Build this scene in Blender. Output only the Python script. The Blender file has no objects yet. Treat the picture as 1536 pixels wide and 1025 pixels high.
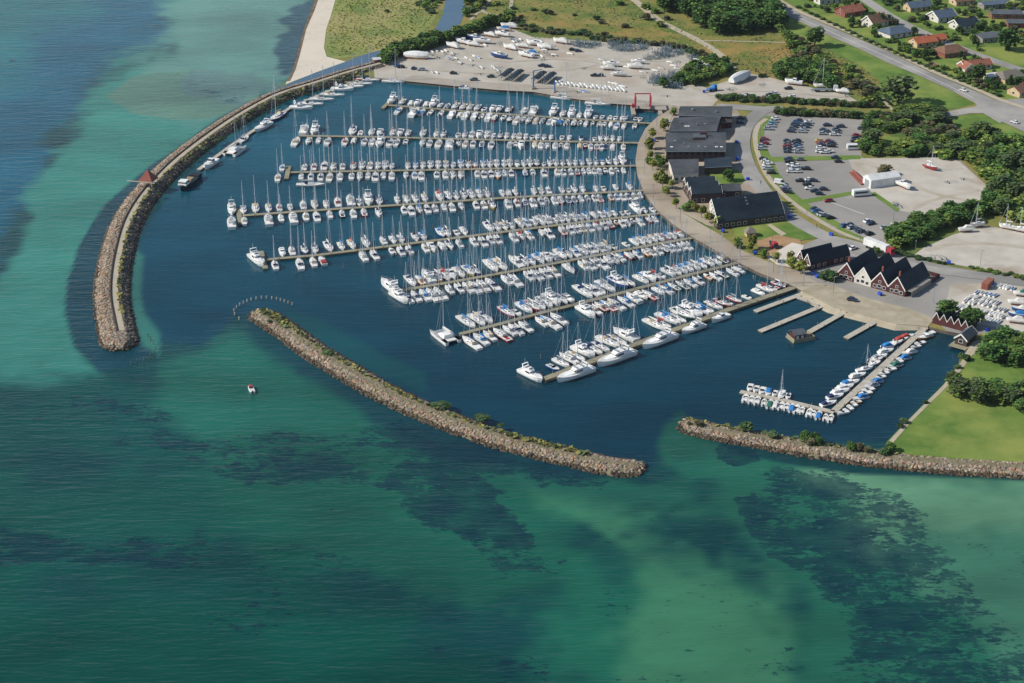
import bpy, bmesh, math, random
import numpy as np
from mathutils import Vector, Matrix
from mathutils.geometry import tessellate_polygon
random.seed(7)
R = math.radians
S = bpy.context.scene
COL = S.collection
# ------------------------------------------------------------ camera, world, sun
CW, CH, FPX, CAMH, PITCH = 1536.0, 1025.0, 2700.0, 268.0, R(25.3)
cam = bpy.data.cameras.new('camera'); camo = bpy.data.objects.new('camera', cam); COL.objects.link(camo)
camo.location = (0, 0, CAMH); camo.rotation_euler = (math.pi/2 - PITCH, 0, 0)
cam.sensor_width = 36.0; cam.lens = FPX/CW*36.0; cam.clip_start = 1.0; cam.clip_end = 12000.0
S.camera = camo
SUN_EL, SUN_AZ = R(37.0), R(-96.0)       # azimuth clockwise from +Y (the view direction): the sun stands to the left
w = bpy.data.worlds.new('World'); S.world = w; w.use_nodes = True
nt = w.node_tree; nt.nodes.clear()
sk = nt.nodes.new('ShaderNodeTexSky'); sk.sky_type = 'NISHITA'; sk.sun_disc = False
sk.sun_elevation = SUN_EL; sk.sun_rotation = SUN_AZ; sk.air_density = 1.0; sk.dust_density = 0.2; sk.ozone_density = 1.0
bg = nt.nodes.new('ShaderNodeBackground'); bg.inputs[1].default_value = 0.105
wo = nt.nodes.new('ShaderNodeOutputWorld')
nt.links.new(sk.outputs[0], bg.inputs[0]); nt.links.new(bg.outputs[0], wo.inputs[0])
sl = bpy.data.lights.new('sun', 'SUN'); sl.energy = 4.7; sl.angle = R(0.5); sl.color = (1.0, 0.95, 0.87)
so = bpy.data.objects.new('sun', sl); COL.objects.link(so)
sd = Vector((math.sin(SUN_AZ)*math.cos(SUN_EL), math.cos(SUN_AZ)*math.cos(SUN_EL), math.sin(SUN_EL)))
so.rotation_euler = sd.to_track_quat('Z', 'Y').to_euler(); so.location = sd*500
S.view_settings.view_transform = 'Standard'; S.view_settings.look = 'None'
S.view_settings.exposure = 0.12; S.view_settings.gamma = 1.0
S.render.resolution_x = 1024; S.render.resolution_y = 683
# ------------------------------------------------------------ pixel <-> ground
LZ = 1.2
cF = (0, math.cos(PITCH), -math.sin(PITCH)); cU = (0, math.sin(PITCH), math.cos(PITCH))
def P(u, v, z=0.0):
    a = (u-CW/2)/FPX; b = (CH/2-v)/FPX
    dy = cF[1]+b*cU[1]; dz = cF[2]+b*cU[2]
    t = (z-CAMH)/dz
    return Vector((a*t, dy*t, z))
def PX(x, y, z=0.0):
    d = y*cF[1]+(z-CAMH)*cF[2]; h = y*cU[1]+(z-CAMH)*cU[2]
    return CW/2+FPX*x/d, CH/2-FPX*h/d
def crop(x0, y0, s, txt):
    out = []
    for t in txt.split():
        q = t.split(','); out.append((x0+float(q[0])/s, y0+float(q[1])/s) + tuple(q[2:]))
    return out
def pts(txt): return [tuple(float(k) for k in t.split(',')) for t in txt.split()]
def smooth(p, n=6):
    out = []
    for i in range(len(p)-1):
        a = p[max(i-1, 0)]; b = p[i]; c = p[i+1]; d = p[min(i+2, len(p)-1)]
        for k in range(n):
            t = k/n
            out.append(tuple(0.5*((2*b[j])+(-a[j]+c[j])*t+(2*a[j]-5*b[j]+4*c[j]-d[j])*t*t+(-a[j]+3*b[j]-3*c[j]+d[j])*t**3) for j in range(2)))
    out.append(tuple(p[-1][:2])); return out
# ------------------------------------------------------------ materials
def lin(c): return c/12.92 if c <= .04045 else ((c+.055)/1.055)**2.4
def hx(h): return tuple(lin(int(h[i:i+2], 16)/255) for i in (0, 2, 4))
MATS = {}
def mat(name, col, rough=0.8, col2=None, scale=1.0, detail=5.0, lo=.35, hi=.65, metal=0.0, bump=0.0, bscale=None, col3=None, scale3=.02, island=0.0, obj=0.0, spec=0.4, lo3=.4, hi3=.62):
    m = bpy.data.materials.new(name); m.use_nodes = True; n = m.node_tree; N = n.nodes; L = n.links
    b = N['Principled BSDF']; b.inputs['Roughness'].default_value = rough; b.inputs['Metallic'].default_value = metal
    b.inputs['Specular IOR Level'].default_value = spec
    b.inputs['Base Color'].default_value = (*col, 1); MATS[name] = m
    if col2 is None and island == 0 and obj == 0: return m
    g = N.new('ShaderNodeNewGeometry'); out = None
    def ramped(sc, det, a, z):
        t = N.new('ShaderNodeTexNoise'); t.inputs['Scale'].default_value = sc; t.inputs['Detail'].default_value = det
        t.inputs['Roughness'].default_value = .62
        L.new(g.outputs['Position'], t.inputs['Vector'])
        r = N.new('ShaderNodeMapRange'); r.inputs[1].default_value = a; r.inputs[2].default_value = z
        L.new(t.outputs[0], r.inputs[0]); return r.outputs[0]
    mx = N.new('ShaderNodeMix'); mx.data_type = 'RGBA'
    mx.inputs[6].default_value = (*col, 1); mx.inputs[7].default_value = (*(col2 or col), 1)
    L.new(ramped(scale, detail, lo, hi), mx.inputs[0]); out = mx.outputs[2]
    if col3:
        m3 = N.new('ShaderNodeMix'); m3.data_type = 'RGBA'; m3.inputs[7].default_value = (*col3, 1)
        L.new(out, m3.inputs[6]); L.new(ramped(scale3, 6, lo3, hi3), m3.inputs[0]); out = m3.outputs[2]
    def vary(sock, amt):
        nonlocal out
        hs = N.new('ShaderNodeHueSaturation'); r = N.new('ShaderNodeMapRange')
        r.inputs[3].default_value = 1-amt; r.inputs[4].default_value = 1+amt
        L.new(sock, r.inputs[0]); L.new(r.outputs[0], hs.inputs['Value']); L.new(out, hs.inputs['Color'])
        h = N.new('ShaderNodeMapRange'); h.inputs[3].default_value = .5-amt*.05; h.inputs[4].default_value = .5+amt*.05
        mm = N.new('ShaderNodeMath'); mm.operation = 'FRACT'; m2 = N.new('ShaderNodeMath'); m2.operation = 'MULTIPLY'; m2.inputs[1].default_value = 7.31
        L.new(sock, m2.inputs[0]); L.new(m2.outputs[0], mm.inputs[0]); L.new(mm.outputs[0], h.inputs[0]); L.new(h.outputs[0], hs.inputs['Hue'])
        out = hs.outputs[0]
    if island: vary(g.outputs['Random Per Island'], island)
    if obj:
        oi = N.new('ShaderNodeObjectInfo'); vary(oi.outputs['Random'], obj)
    L.new(out, b.inputs['Base Color'])
    if bump:
        t = N.new('ShaderNodeTexNoise'); t.inputs['Scale'].default_value = bscale or scale*3; t.inputs['Detail'].default_value = 6
        L.new(g.outputs['Position'], t.inputs['Vector'])
        bp = N.new('ShaderNodeBump'); bp.inputs['Strength'].default_value = 1; bp.inputs['Distance'].default_value = bump
        L.new(t.outputs[0], bp.inputs['Height']); L.new(bp.outputs[0], b.inputs['Normal'])
    return m
M = {}
def mk(key, *a, **k): M[key] = mat(key, *a, **k)
mk('meadow', hx('566b34'), .95, hx('75793f'), .06, lo=.42, hi=.58, col3=hx('8a7f4a'), scale3=.022, lo3=.46, hi3=.6, bump=.25, bscale=.8, spec=.1)
mk('dune', hx('6f8048'), .95, hx('8a8c52'), .05, lo=.42, hi=.58, col3=hx('9a9260'), scale3=.02, lo3=.46, hi3=.6, bump=.2, bscale=.8, spec=.1)
mk('heath', hx('7d7640'), .95, hx('657238'), .07, lo=.42, hi=.58, col3=hx('947c48'), scale3=.03, lo3=.46, hi3=.6, bump=.3, bscale=.7, spec=.1)
mk('lawn', hx('567133'), .95, hx('6c823d'), .07, lo=.42, hi=.6, col3=hx('848d48'), scale3=.03, lo3=.45, hi3=.62, bump=.08, bscale=2, spec=.1)
mk('verge', hx('5f7a36'), .95, hx('748542'), .12, bump=.08, spec=.1)
mk('sand', hx('d0c6b4'), .95, hx('c2b7a3'), .25, col3=hx('cfc5b2'), scale3=.05, bump=.08, spec=.1)
mk('wrack', hx('5d4a3c'), .95, hx('87735d'), .4, bump=.2, spec=.1)
mk('gravel', hx('b8b1a4'), .95, hx('a8a092'), .08, detail=9, col3=hx('a08c78'), scale3=.022, bump=.06, bscale=3, spec=.1, lo3=.52, hi3=.72)
mk('gravel2', hx('bfb8ab'), .95, hx('afa799'), .1, detail=9, col3=hx('9a8c78'), scale3=.03, bump=.05, bscale=3, spec=.1, lo3=.55, hi3=.7)
mk('asphalt', hx('94908a'), .9, hx('9f9a92'), .06, detail=9, col3=hx('88847d'), scale3=.02, spec=.2)
mk('roadway', hx('99958e'), .9, hx('a5a199'), .08, detail=9, col3=hx('82807b'), scale3=.03, spec=.2)
mk('path', hx('a79c88'), .95, hx('b5a992'), .3, spec=.1)
mk('promenade', hx('a79b8a'), .9, hx('b4a894'), .2, detail=8, col3=hx('8f8170'), scale3=.05, spec=.15)
mk('quaypave', hx('a89f90'), .9, hx('9b9286'), .12, detail=8, spec=.15)
mk('concrete', hx('a79e90'), .9, hx('8f8678'), .3, spec=.2)
mk('ramp', hx('b0a590'), .9, hx('9e937d'), .25, col3=hx('8f836c'), scale3=.06, lo3=.5, hi3=.75, spec=.2)
mk('river', hx('3f5a6e'), .12, hx('4b6273'), .05, bump=.04, bscale=1.5, spec=.5)
mk('white_line', hx('d8d6d0'), .8)
mk('earth', hx('8b7a64'), .95, hx('75664f'), .2, spec=.1)
mk('playsand', hx('ab8a68'), .95, hx('9a7a5a'), .2, spec=.1)
mk('rockfill', hx('857b66'), .95, hx('6f6a50'), .5, bump=.5, bscale=.8, spec=.1)
mk('drygrass', hx('74733f'), .9, hx('86814a'), .4, island=.2, spec=.1)
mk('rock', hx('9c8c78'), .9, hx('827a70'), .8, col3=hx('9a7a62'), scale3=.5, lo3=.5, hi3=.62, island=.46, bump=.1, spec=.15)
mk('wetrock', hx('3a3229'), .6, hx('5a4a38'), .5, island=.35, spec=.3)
mk('shaderock', hx('80766a'), .9, hx('625a52'), .8, island=.4, spec=.15)  # darker copy of the rock: shade of the basin side put into the colour
mk('deckwood', hx('969078'), .85, hx('857f6a'), .5, obj=.05, spec=.2)
mk('palewood', hx('b9b1a2'), .85, hx('a49c8c'), .5, spec=.2)
mk('pile', hx('7b7466'), .85, hx('5f594e'), .8, spec=.2)
mk('gel', hx('eeedea'), .25, hx('e2e0db'), .35, obj=.09, spec=.5)
mk('gelcream', hx('ddd5c3'), .3, hx('cfc6b2'), .35, obj=.08)
mk('deckgel', hx('dedbd4'), .5, hx('cfcbc2'), .45, obj=.12)
mk('teak', hx('a08a6c'), .7, hx('8a7558'), .6, obj=.15)
mk('sole', hx('5a5a5c'), .8, hx('403f44'), .7, obj=.5)
mk('glass', hx('1c2630'), .12, spec=.6)
mk('mastal', hx('c6cad0'), .4, metal=.25)
mk('rig', hx('aeb4bb'), .5)
for k, c in dict(canvas_navy='22355c', canvas_blue='2a79b8', canvas_white='d9d7d0', canvas_grey='8f9499', canvas_red='a8443c', canvas_green='2c6b5c', canvas_tan='c9b592', canvas_black='24262c', canvas_purple='4c4a78').items():
    mk(k, hx(c), .8, tuple(x*.8 for x in hx(c)), .8)
for k, c in dict(hull_blue='274b86', hull_red='a63a36', hull_orange='c98a45', hull_yellow='c9a94c', hull_dark='242c38', hull_green='27503f', hull_wood='9a6f48', anti_red='7c3030').items():
    mk(k, hx(c), .3, tuple(x*.9 for x in hx(c)), .5)
for k, c in dict(car_black='1d2024', car_navy='27374e', car_blue='3a5f8a', car_silver='9aa1a8', car_white='dcdcda', car_red='8f2430', car_grey='5c6268', car_green='2c463f', car_yellow='c9a83a', car_teal='4a8f9e').items():
    mk(k, hx(c), .3, tuple(x*.95 for x in hx(c)), 1, spec=.6)
mk('tyre', hx('26262a'), .8)
mk('steel', hx('8a959c'), .5, hx('75828a'), .7, metal=.2, obj=.12)
mk('cradle', hx('6f8088'), .6, hx('5f7078'), .7, metal=.1, obj=.2)
mk('redsteel', hx('b23540'), .5, hx('9a2c38'), .6)
mk('bluesteel', hx('3f74ab'), .5, hx('35659a'), .6)
mk('binblue', hx('2b4fb8'), .6)
mk('slate', hx('45494c'), .85, hx('3c4043'), .35, col3=hx('54565a'), scale3=.1, bump=.05, bscale=2, spec=.2)
mk('roof_dark', hx('1f2d38'), .75, hx('18242e'), .4, col3=hx('2b3842'), scale3=.08, spec=.3)
mk('roof_tar', hx('4c5258'), .9, hx('5b6066'), .3, spec=.2)
mk('roof_orange', hx('b8694a'), .85, hx('a05a40'), .5, spec=.2)
mk('roof_brown', hx('80604e'), .85, hx('6c5243'), .5, spec=.2)
mk('roof_redbrown', hx('9a6450'), .85, hx('855545'), .5, spec=.2)
mk('roof_blue', hx('5a6878'), .85, hx('4c5968'), .5, spec=.2)
mk('roof_grey', hx('7d766c'), .9, hx('6d675e'), .4, spec=.2)
mk('brickred', hx('8d5246'), .9, hx('7a463c'), .8)
mk('barnred', hx('532b2b'), .85, hx('452424'), .5)
mk('wallwhite', hx('cdc8bd'), .85, hx('bdb8ac'), .4)
mk('wallbeige', hx('c0aa86'), .85, hx('b39c78'), .4)
mk('wallgrey', hx('8f8a82'), .85, hx('7d7870'), .4)
mk('walldark', hx('4a3b38'), .85, hx('3d3230'), .4)
mk('trimwhite', hx('dedad2'), .7)
mk('tarpwhite', hx('dcdcd8'), .7, hx('c9c9c6'), .5)
mk('orange', hx('d08a3a'), .7)
mk('pink', hx('b87888'), .9, hx('a06070'), .8)
mk('bark', hx('5a4a3a'), .95, hx('453a2e'), 1.5)
def leaf(key, a, b): mk(key, hx(a), .8, hx(b), .35, island=.38, obj=.22, spec=.12)
leaf('leaf_dark', '314a29', '42602e'); leaf('leaf_mid', '47642e', '5b7535'); leaf('leaf_light', '687c38', '808a42')
leaf('leaf_yellow', '7f7f36', '8f8a42'); leaf('leaf_olive', '46543a', '5a6648'); leaf('leaf_brown', '56513a', '6a5f42')
mk('skin', hx('b58a70'), .7); mk('cloth_dark', hx('2d3342'), .9); mk('cloth_light', hx('a9a7a0'), .9); mk('hair', hx('3a2a20'), .9)
# ------------------------------------------------------------ object helpers
def tag(o, label=None, cat=None, group=None, kind=None):
    if label: o['label'] = label
    if cat: o['category'] = cat
    if group: o['group'] = group
    if kind: o['kind'] = kind
    return o
def empty(name, loc=(0, 0, 0), rz=0.0, label=None, cat=None, group=None):
    o = bpy.data.objects.new(name, None); COL.objects.link(o); o.location = loc; o.rotation_euler = (0, 0, rz)
    o.empty_display_size = .5
    return tag(o, label, cat, group)
class MB:
    def __init__(s): s.v = []; s.f = []; s.m = []
    def add(s, vs, fs, mi=0, T=None):
        b = len(s.v)
        s.v += [tuple(T @ Vector(p)) for p in vs] if T else [tuple(p) for p in vs]
        s.f += [tuple(b+i for i in f) for f in fs]; s.m += [mi]*len(fs); return s
    def box(s, x0, x1, y0, y1, z0, z1, mi=0, tx=0.0, ty=0.0):
        vs = [(x0, y0, z0), (x1, y0, z0), (x1, y1, z0), (x0, y1, z0), (x0+tx, y0+ty, z1), (x1-tx, y0+ty, z1), (x1-tx, y1-ty, z1), (x0+tx, y1-ty, z1)]
        return s.add(vs, [(3, 2, 1, 0), (4, 5, 6, 7), (0, 1, 5, 4), (1, 2, 6, 5), (2, 3, 7, 6), (3, 0, 4, 7)], mi)
    def tube(s, a, b, r0, r1=None, n=5, mi=0):
        a = Vector(a); b = Vector(b); r1 = r0 if r1 is None else r1
        d = (b-a).normalized(); q = d.to_track_quat('Z', 'Y'); vs = []
        for c, r in ((a, r0), (b, r1)):
            for k in range(n):
                t = 2*math.pi*k/n; vs.append(c+q @ Vector((r*math.cos(t), r*math.sin(t), 0)))
        fs = [(k, (k+1) % n, n+(k+1) % n, n+k) for k in range(n)]+[tuple(range(n-1, -1, -1)), tuple(range(n, 2*n))]
        return s.add(vs, fs, mi)
    def loft(s, secs, mi=0, cap0=True, cap1=True, closed=True):
        n = len(secs[0]); vs = [p for q in secs for p in q]; fs = []
        for i in range(len(secs)-1):
            for k in range(n if closed else n-1):
                a = i*n+k; b = i*n+(k+1) % n; fs.append((a, b, b+n, a+n))
        if cap0: fs.append(tuple(range(n-1, -1, -1)))
        if cap1: fs.append(tuple((len(secs)-1)*n+k for k in range(n)))
        return s.add(vs, fs, mi)
    def mesh(s, name, mats):
        me = bpy.data.meshes.new(name); me.from_pydata(s.v, [], s.f)
        for m in (mats if isinstance(mats, (list, tuple)) else [mats]): me.materials.append(M[m] if isinstance(m, str) else m)
        if any(s.m): me.polygons.foreach_set('material_index', s.m)
        me.update(); return me
    def build(s, name, mats, parent=None):
        me = s.mesh(name, mats); o = bpy.data.objects.new(name, me); COL.objects.link(o)
        if parent: o.parent = parent
        return o
    def merge(s, other, T=None, moff=0):
        b = len(s.v); s.v += [tuple(T @ Vector(p)) for p in other.v] if T else list(other.v)
        s.f += [tuple(b+i for i in f) for f in other.f]; s.m += [moff+i for i in other.m]; return s
def kids(o):
    return list(KID.get(o.name, []))
KID = {}
def part(mb, name, mats, parent):
    o = mb.build(name, mats, parent); KID.setdefault(parent.name, []).append(o); return o
def copy_tree(o, loc, rz, scale=None, label=None, group=None, swap=None):
    def rec(src, par):
        c = src.copy(); COL.objects.link(c)
        if par is not None: c.parent = par
        if swap and src.type == 'MESH':
            for i, s in enumerate(c.material_slots):
                nm = src.material_slots[i].material.name
                if nm in swap: s.link = 'OBJECT'; s.material = M[swap[nm]]
        ch = KID.get(src.name, [])
        if ch: KID[c.name] = [rec(k, c) for k in ch]
        return c
    c = rec(o, None); c.location = loc; c.rotation_euler = (0, 0, rz)
    if scale is not None: c.scale = scale if hasattr(scale, '__len__') else (scale,)*3
    if label: c['label'] = label
    if group: c['group'] = group
    return c
def drop(o):
    for k in KID.get(o.name, []): drop(k)
    bpy.data.objects.remove(o)
LAY = [0]
def sheet(name, poly, z, m, kind='structure', base=None, world=False):
    if base is None: LAY[0] += 1; z += (LAY[0] % 23)*.002
    p = [Vector((q[0], q[1], z)) if world else P(q[0], q[1], z) for q in poly]
    tris = tessellate_polygon([p]); mb = MB(); n = len(p); fs = []
    for t in tris:
        a, b, c = (p[i] for i in t)
        fs.append(tuple(t) if (b-a).cross(c-a).z > 0 else (t[0], t[2], t[1]))
    mb.add(p, fs)
    if base is not None:
        ar = sum(p[i].x*p[(i+1) % n].y-p[(i+1) % n].x*p[i].y for i in range(n))
        lo = [Vector((q.x, q.y, base)) for q in p]
        mb.add(p+lo, [((i, n+i, n+(i+1) % n, (i+1) % n) if ar > 0 else ((i+1) % n, n+(i+1) % n, n+i, i)) for i in range(n)], 1)
    o = mb.build(name, m if isinstance(m, (list, tuple)) else [m]); return tag(o, kind=kind)
def ribbon_w(wp, width):
    L_, R_ = [], []
    for i, p in enumerate(wp):
        d = (wp[min(i+1, len(wp)-1)]-wp[max(i-1, 0)]); d.z = 0; d.normalize(); nrm = Vector((-d.y, d.x, 0))
        wd = width[i] if hasattr(width, '__len__') else width
        L_.append(p+nrm*wd/2); R_.append(p-nrm*wd/2)
    return L_, R_
def ribbon(name, pp, width, z, m, sm=6, off=0.0):
    LAY[0] += 1; z += (LAY[0] % 23)*.002
    wp = [P(a, b, z) for a, b in (smooth(pp, sm) if sm else pp)]
    if off:
        l, r = ribbon_w(wp, 2*abs(off)); wp = l if off > 0 else r
    l, r = ribbon_w(wp, width); mb = MB(); n = len(wp)
    mb.add(l+r, [(i, n+i, n+i+1, i+1) for i in range(n-1)])
    return tag(mb.build(name, [m]), kind='structure')
def inpoly(x, y, poly):
    c = False; n = len(poly); j = n-1
    for i in range(n):
        xi, yi = poly[i][:2]; xj, yj = poly[j][:2]
        if (yi > y) != (yj > y) and x < (xj-xi)*(y-yi)/(yj-yi)+xi: c = not c
        j = i
    return c
# ------------------------------------------------------------ the water: seabed colours, with rock shadow and some sky sheen painted in
SHORE = pts('560,117 600,121 680,129 745,135 800,138 850,147 910,155 950,158 952,163 1002,166 985,176 968,193 957,215 953,240 956,262 966,290 985,315 1010,337 1045,360 1090,385 1140,410 1185,427 1202,436 1222,447 1250,461 1300,474 1345,486 1392,490 1420,497 1452,503 1462,512 1462,528 1440,535 1437,548 1415,577 1385,607 1356,636 1330,663 1338,682')
HARB = pts('440,150 560,117 680,129 800,138 950,158 1002,166 957,215 956,262 985,315 1045,360 1140,410 1222,447 1345,486 1462,512 1437,548 1330,663 1200,668 1020,634 975,695 870,683 700,636 575,583 385,462 350,480 300,520 225,510 205,440 205,380 225,330 270,275 330,215')
def build_water():
    x0, x1, y0, y1 = -620.0, 700.0, 290.0, 1700.0
    xs = np.concatenate([np.arange(-620, -320, 4.0), np.arange(-320, 320, 1.3), np.arange(320, 700.1, 4.0)]); yy = [y0]
    while yy[-1] < y1: yy.append(yy[-1]+1.0+max(0, yy[-1]-300)*.0024+max(0, yy[-1]-1060)*.02)
    ys = np.array(yy); y1 = ys[-1]; x1 = xs[-1]
    X, Y = np.meshgrid(xs, ys); n = X.size; nx, ny = len(xs), len(ys)
    d = Y*cF[1]-CAMH*cF[2]; h = Y*cU[1]-CAMH*cU[2]
    U = CW/2+FPX*X/d; V = CH/2-FPX*h/d
    def sdf(poly):
        inside = np.zeros(U.shape, bool); dist = np.full(U.shape, 1e9); j = len(poly)-1
        for i in range(len(poly)):
            ax, ay = poly[j]; bx, by = poly[i]
            t = np.clip(((U-ax)*(bx-ax)+(V-ay)*(by-ay))/((bx-ax)**2+(by-ay)**2+1e-9), 0, 1)
            dist = np.minimum(dist, np.hypot(U-ax-t*(bx-ax), V-ay-t*(by-ay)))
            cnd = (ay > V) != (by > V)
            with np.errstate(divide='ignore', invalid='ignore'): xi = (bx-ax)*(V-ay)/(by-ay)+ax
            inside ^= cnd & (U < xi); j = i
        return np.where(inside, dist, -dist)
    rng = np.random.RandomState(3)
    def vnoise(s):
        gx = (X-x0)/s; gy = (Y-y0)/s; g = rng.rand(int((y1-y0)/s)+4, int((x1-x0)/s)+4)
        ix = gx.astype(int); iy = gy.astype(int); fx = gx-ix; fy = gy-iy; fx = fx*fx*(3-2*fx); fy = fy*fy*(3-2*fy)
        return (g[iy, ix]*(1-fx)+g[iy, ix+1]*fx)*(1-fy)+(g[iy+1, ix]*(1-fx)+g[iy+1, ix+1]*fx)*fy
    NZ = (vnoise(45)-.5)+.55*(vnoise(20)-.5)+.35*(vnoise(9)-.5)+.2*(vnoise(4)-.5)
    C = np.zeros((ny, nx, 3)); C[:] = hx('17565a'); G = np.zeros((ny, nx)); W = np.ones((ny, nx))
    def paint(poly, col, fe, wob=1.0, a=1.0):
        s = sdf(pts(poly)); k = np.clip((s+NZ*(fe*1.7+16)*wob)/(fe*1.25)+.5, 0, 1); k = (k*k*(3-2*k)*a)[..., None]
        C[:] = C*(1-k)+np.array(hx(col))*k
    def grass(poly, dens, fe):
        s = sdf(pts(poly) if isinstance(poly, str) else poly); k = np.clip((s+NZ*(fe+12))/(fe*1.3)+.5, 0, 1); k = k*k*(3-2*k)
        G[:] = G*(1-k)+np.maximum(G, dens)*k
    paint('-600,-300 290,-300 240,20 262,40 265,55 225,75 160,105 130,140 128,165 90,195 75,240 30,330 -5,430 -600,430', '1f7598', 34)
    paint('-600,-300 180,-300 120,0 60,30 40,90 0,130 -600,120', '3a929f', 60, .6)
    paint('290,-300 520,-300 480,10 455,70 430,122 395,150 330,190 240,250 165,335 118,395 97,450 110,520 150,560 60,590 -100,560 -10,440 30,335 78,245 95,198 132,168 135,142 165,108 230,78 268,58 262,30', '62aa9d', 26)
    paint('260,30 330,-200 500,-200 450,95 420,125 385,148 300,178 240,150 215,95 255,60', 'a2b8b0', 40, .6)
    paint('160,145 200,115 300,105 400,120 385,148 330,176 260,180 200,170', '9ca893', 5, .1)
    paint('300,125 380,120 425,130 395,150 350,160 330,150', '98a0a0', 14)
    paint('425,60 440,40 470,0 468,30 445,90 430,105 422,80', '3f6478', 8)
    paint('-600,575 60,575 160,568 245,590 290,610 330,690 300,720 150,700 -600,720', '18625f', 40)
    paint('-600,690 300,700 420,730 380,830 -600,850', '1c6a60', 60)
    paint('230,555 300,510 350,500 400,520 460,560 520,600 600,650 590,700 480,720 380,700 300,670 240,610', '338070', 34)
    paint('330,700 700,690 760,760 700,900 400,860', '2a7564', 46)
    paint('-600,860 400,830 640,880 800,1000 750,1400 -600,1400', '0f6257', 90)
    paint('420,700 640,690 760,720 900,760 930,860 860,960 700,960 560,860 440,780', '2c7563', 60)
    paint('640,760 850,735 900,745 960,770 1060,800 1150,850 1205,890 1200,1000 1260,1400 800,1400 760,1000 760,900 640,840', '337f69', 90)
    paint('820,755 900,745 960,770 1060,800 1150,850 1205,890 1200,1000 1260,1400 940,1400 900,1000 930,900 880,830', '6ea07c', 70)
    paint('700,640 960,715 1000,700 990,640 1060,665 1140,690 1300,705 1240,760 1100,740 1000,770 850,740 720,700', '3a7f6c', 26)
    paint('1040,690 1300,700 1900,720 1900,1500 1150,1500 1190,1000 1200,890 1140,830 1060,760', '3f806a', 30)
    paint('1240,700 1900,700 1900,1030 1536,940 1450,870 1390,810 1300,770', 'a6bc98', 60)
    paint('1380,800 1900,780 1900,1400 1536,1020', '709a80', 60)
    paint('930,715 1000,745 1080,775 1160,825 1210,880 1205,960 1190,960 1180,890 1120,850 1020,800 940,760', '2a6558', 40, .6, .2)
    # weed and painted rock shadow in one dark band along the breakwaters' outer foot
    paint('268,222 205,265 160,305 122,362 102,420 98,470 112,520 150,560 200,548 236,530 228,505 190,520 150,500 140,440 150,380 200,290', '1c5264', 4, .25)
    paint('430,132 350,170 300,205 262,235 268,222 330,175 400,140', '234f60', 4, .3)
    paint('356,470 385,520 450,560 560,620 640,665 760,700 880,718 960,720 985,708 985,690 960,680 700,600 400,450', '195360', 16, .8)
    paint('1010,628 1008,650 1060,672 1200,698 1300,712 1536,722 1536,700 1300,680', '1d4f55', 4, .3)
    s = sdf(HARB); k = (np.clip(s/6+.5, 0, 1))[..., None]
    t = np.clip((V-150)/420, 0, 1)[..., None]
    C[:] = C*(1-k)+k*((1-t)*np.array(hx('286c86'))+t*np.array(hx('134a62')))  # basin painted lighter towards its far end, adding to the sky reflection
    paint('205,375 215,385 212,440 218,470 240,500 240,535 215,520 200,480 194,440 196,400', '5d948a', 7, .1)
    paint('430,468 480,480 560,520 640,560 640,590 560,560 450,500', '256a6a', 12, .2, .55)
    paint('1000,640 1020,625 1050,660 1100,680 1020,690 990,670', '37705f', 12, .3)
    paint('1225,452 1345,486 1392,492 1430,500 1380,520 1300,500 1220,470', '2c5560', 10, .2, .8)
    hk = np.clip(s/30+.5, 0, 1); lee = np.clip((sdf(pts('700,640 980,700 1020,640 1700,700 1900,900 1000,1100'))+100)/200, 0, 1)
    W[:] = 1-.72*hk-.3*lee*(1-hk); W = np.clip(W, .18, 1)
    grass('-300,560 120,585 250,600 300,690 100,700 -300,690', .46, 60)
    grass('230,650 380,650 480,660 570,655 620,665 600,690 480,720 380,735 280,710', .56, 40)
    grass('560,640 660,650 760,690 900,712 1010,710 1050,740 900,745 780,720 640,700', .58, 34)
    grass('-100,770 60,790 200,800 300,800 390,850 300,870 60,850 -100,850', .58, 34)
    grass('600,730 700,700 760,740 820,790 880,820 905,870 870,915 800,920 700,880 640,820', .66, 70)
    grass('400,780 560,800 600,900 520,1000 330,1025 200,960 300,880', .42, 60)
    grass('700,940 860,960 960,1000 940,1100 700,1100', .5, 60)
    grass('1085,735 1130,712 1240,720 1330,735 1400,770 1415,830 1440,880 1536,960 1560,1100 1230,1100 1215,1010 1250,960 1210,890 1190,850 1140,830 1110,790', .60, 55)
    grass('1095,740 1180,728 1290,735 1330,765 1250,800 1200,860 1150,835 1110,790', .66, 14)
    grass('1150,745 1300,745 1380,800 1400,880 1536,1000 1500,1100 1330,1100 1330,1000 1270,900 1180,840', .56, 40)
    grass('1330,900 1440,900 1530,1100 1330,1100', .64, 40)
    
    grass('1085,672 1130,680 1140,690 1100,696 1080,685', .9, 8)
    grass('600,640 1250,700 1700,700 1700,1200 600,1200 300,900', .29, 60)
    grass('1440,862 1900,780 1900,1200 1536,980', .36, 20)
    grass('900,760 1200,900 1200,1100 900,1100', .36, 30)
    grass('0,0 -300,0 -300,420 0,400 90,200 240,90 262,50 200,60 100,100', .30, 20)
    grass('240,100 300,130 410,130 400,155 330,160', .40, 15)
    G *= (1-np.clip(s/8+.5, 0, 1))
    co = np.stack([X, Y, np.zeros_like(X)], -1).reshape(-1, 3)
    idx = np.arange(n).reshape(ny, nx); q = np.stack([idx[:-1, :-1], idx[:-1, 1:], idx[1:, 1:], idx[1:, :-1]], -1).reshape(-1, 4)
    # far rim so that the sea goes on to the horizon
    far = 5000.0; rim = [(-far, -far, 0), (far, -far, 0), (far, far, 0), (-far, far, 0)]
    me = bpy.data.meshes.new('water'); nv = n+4
    c00, c10, c11, c01 = int(idx[0, 0]), int(idx[0, -1]), int(idx[-1, -1]), int(idx[-1, 0])
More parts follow.
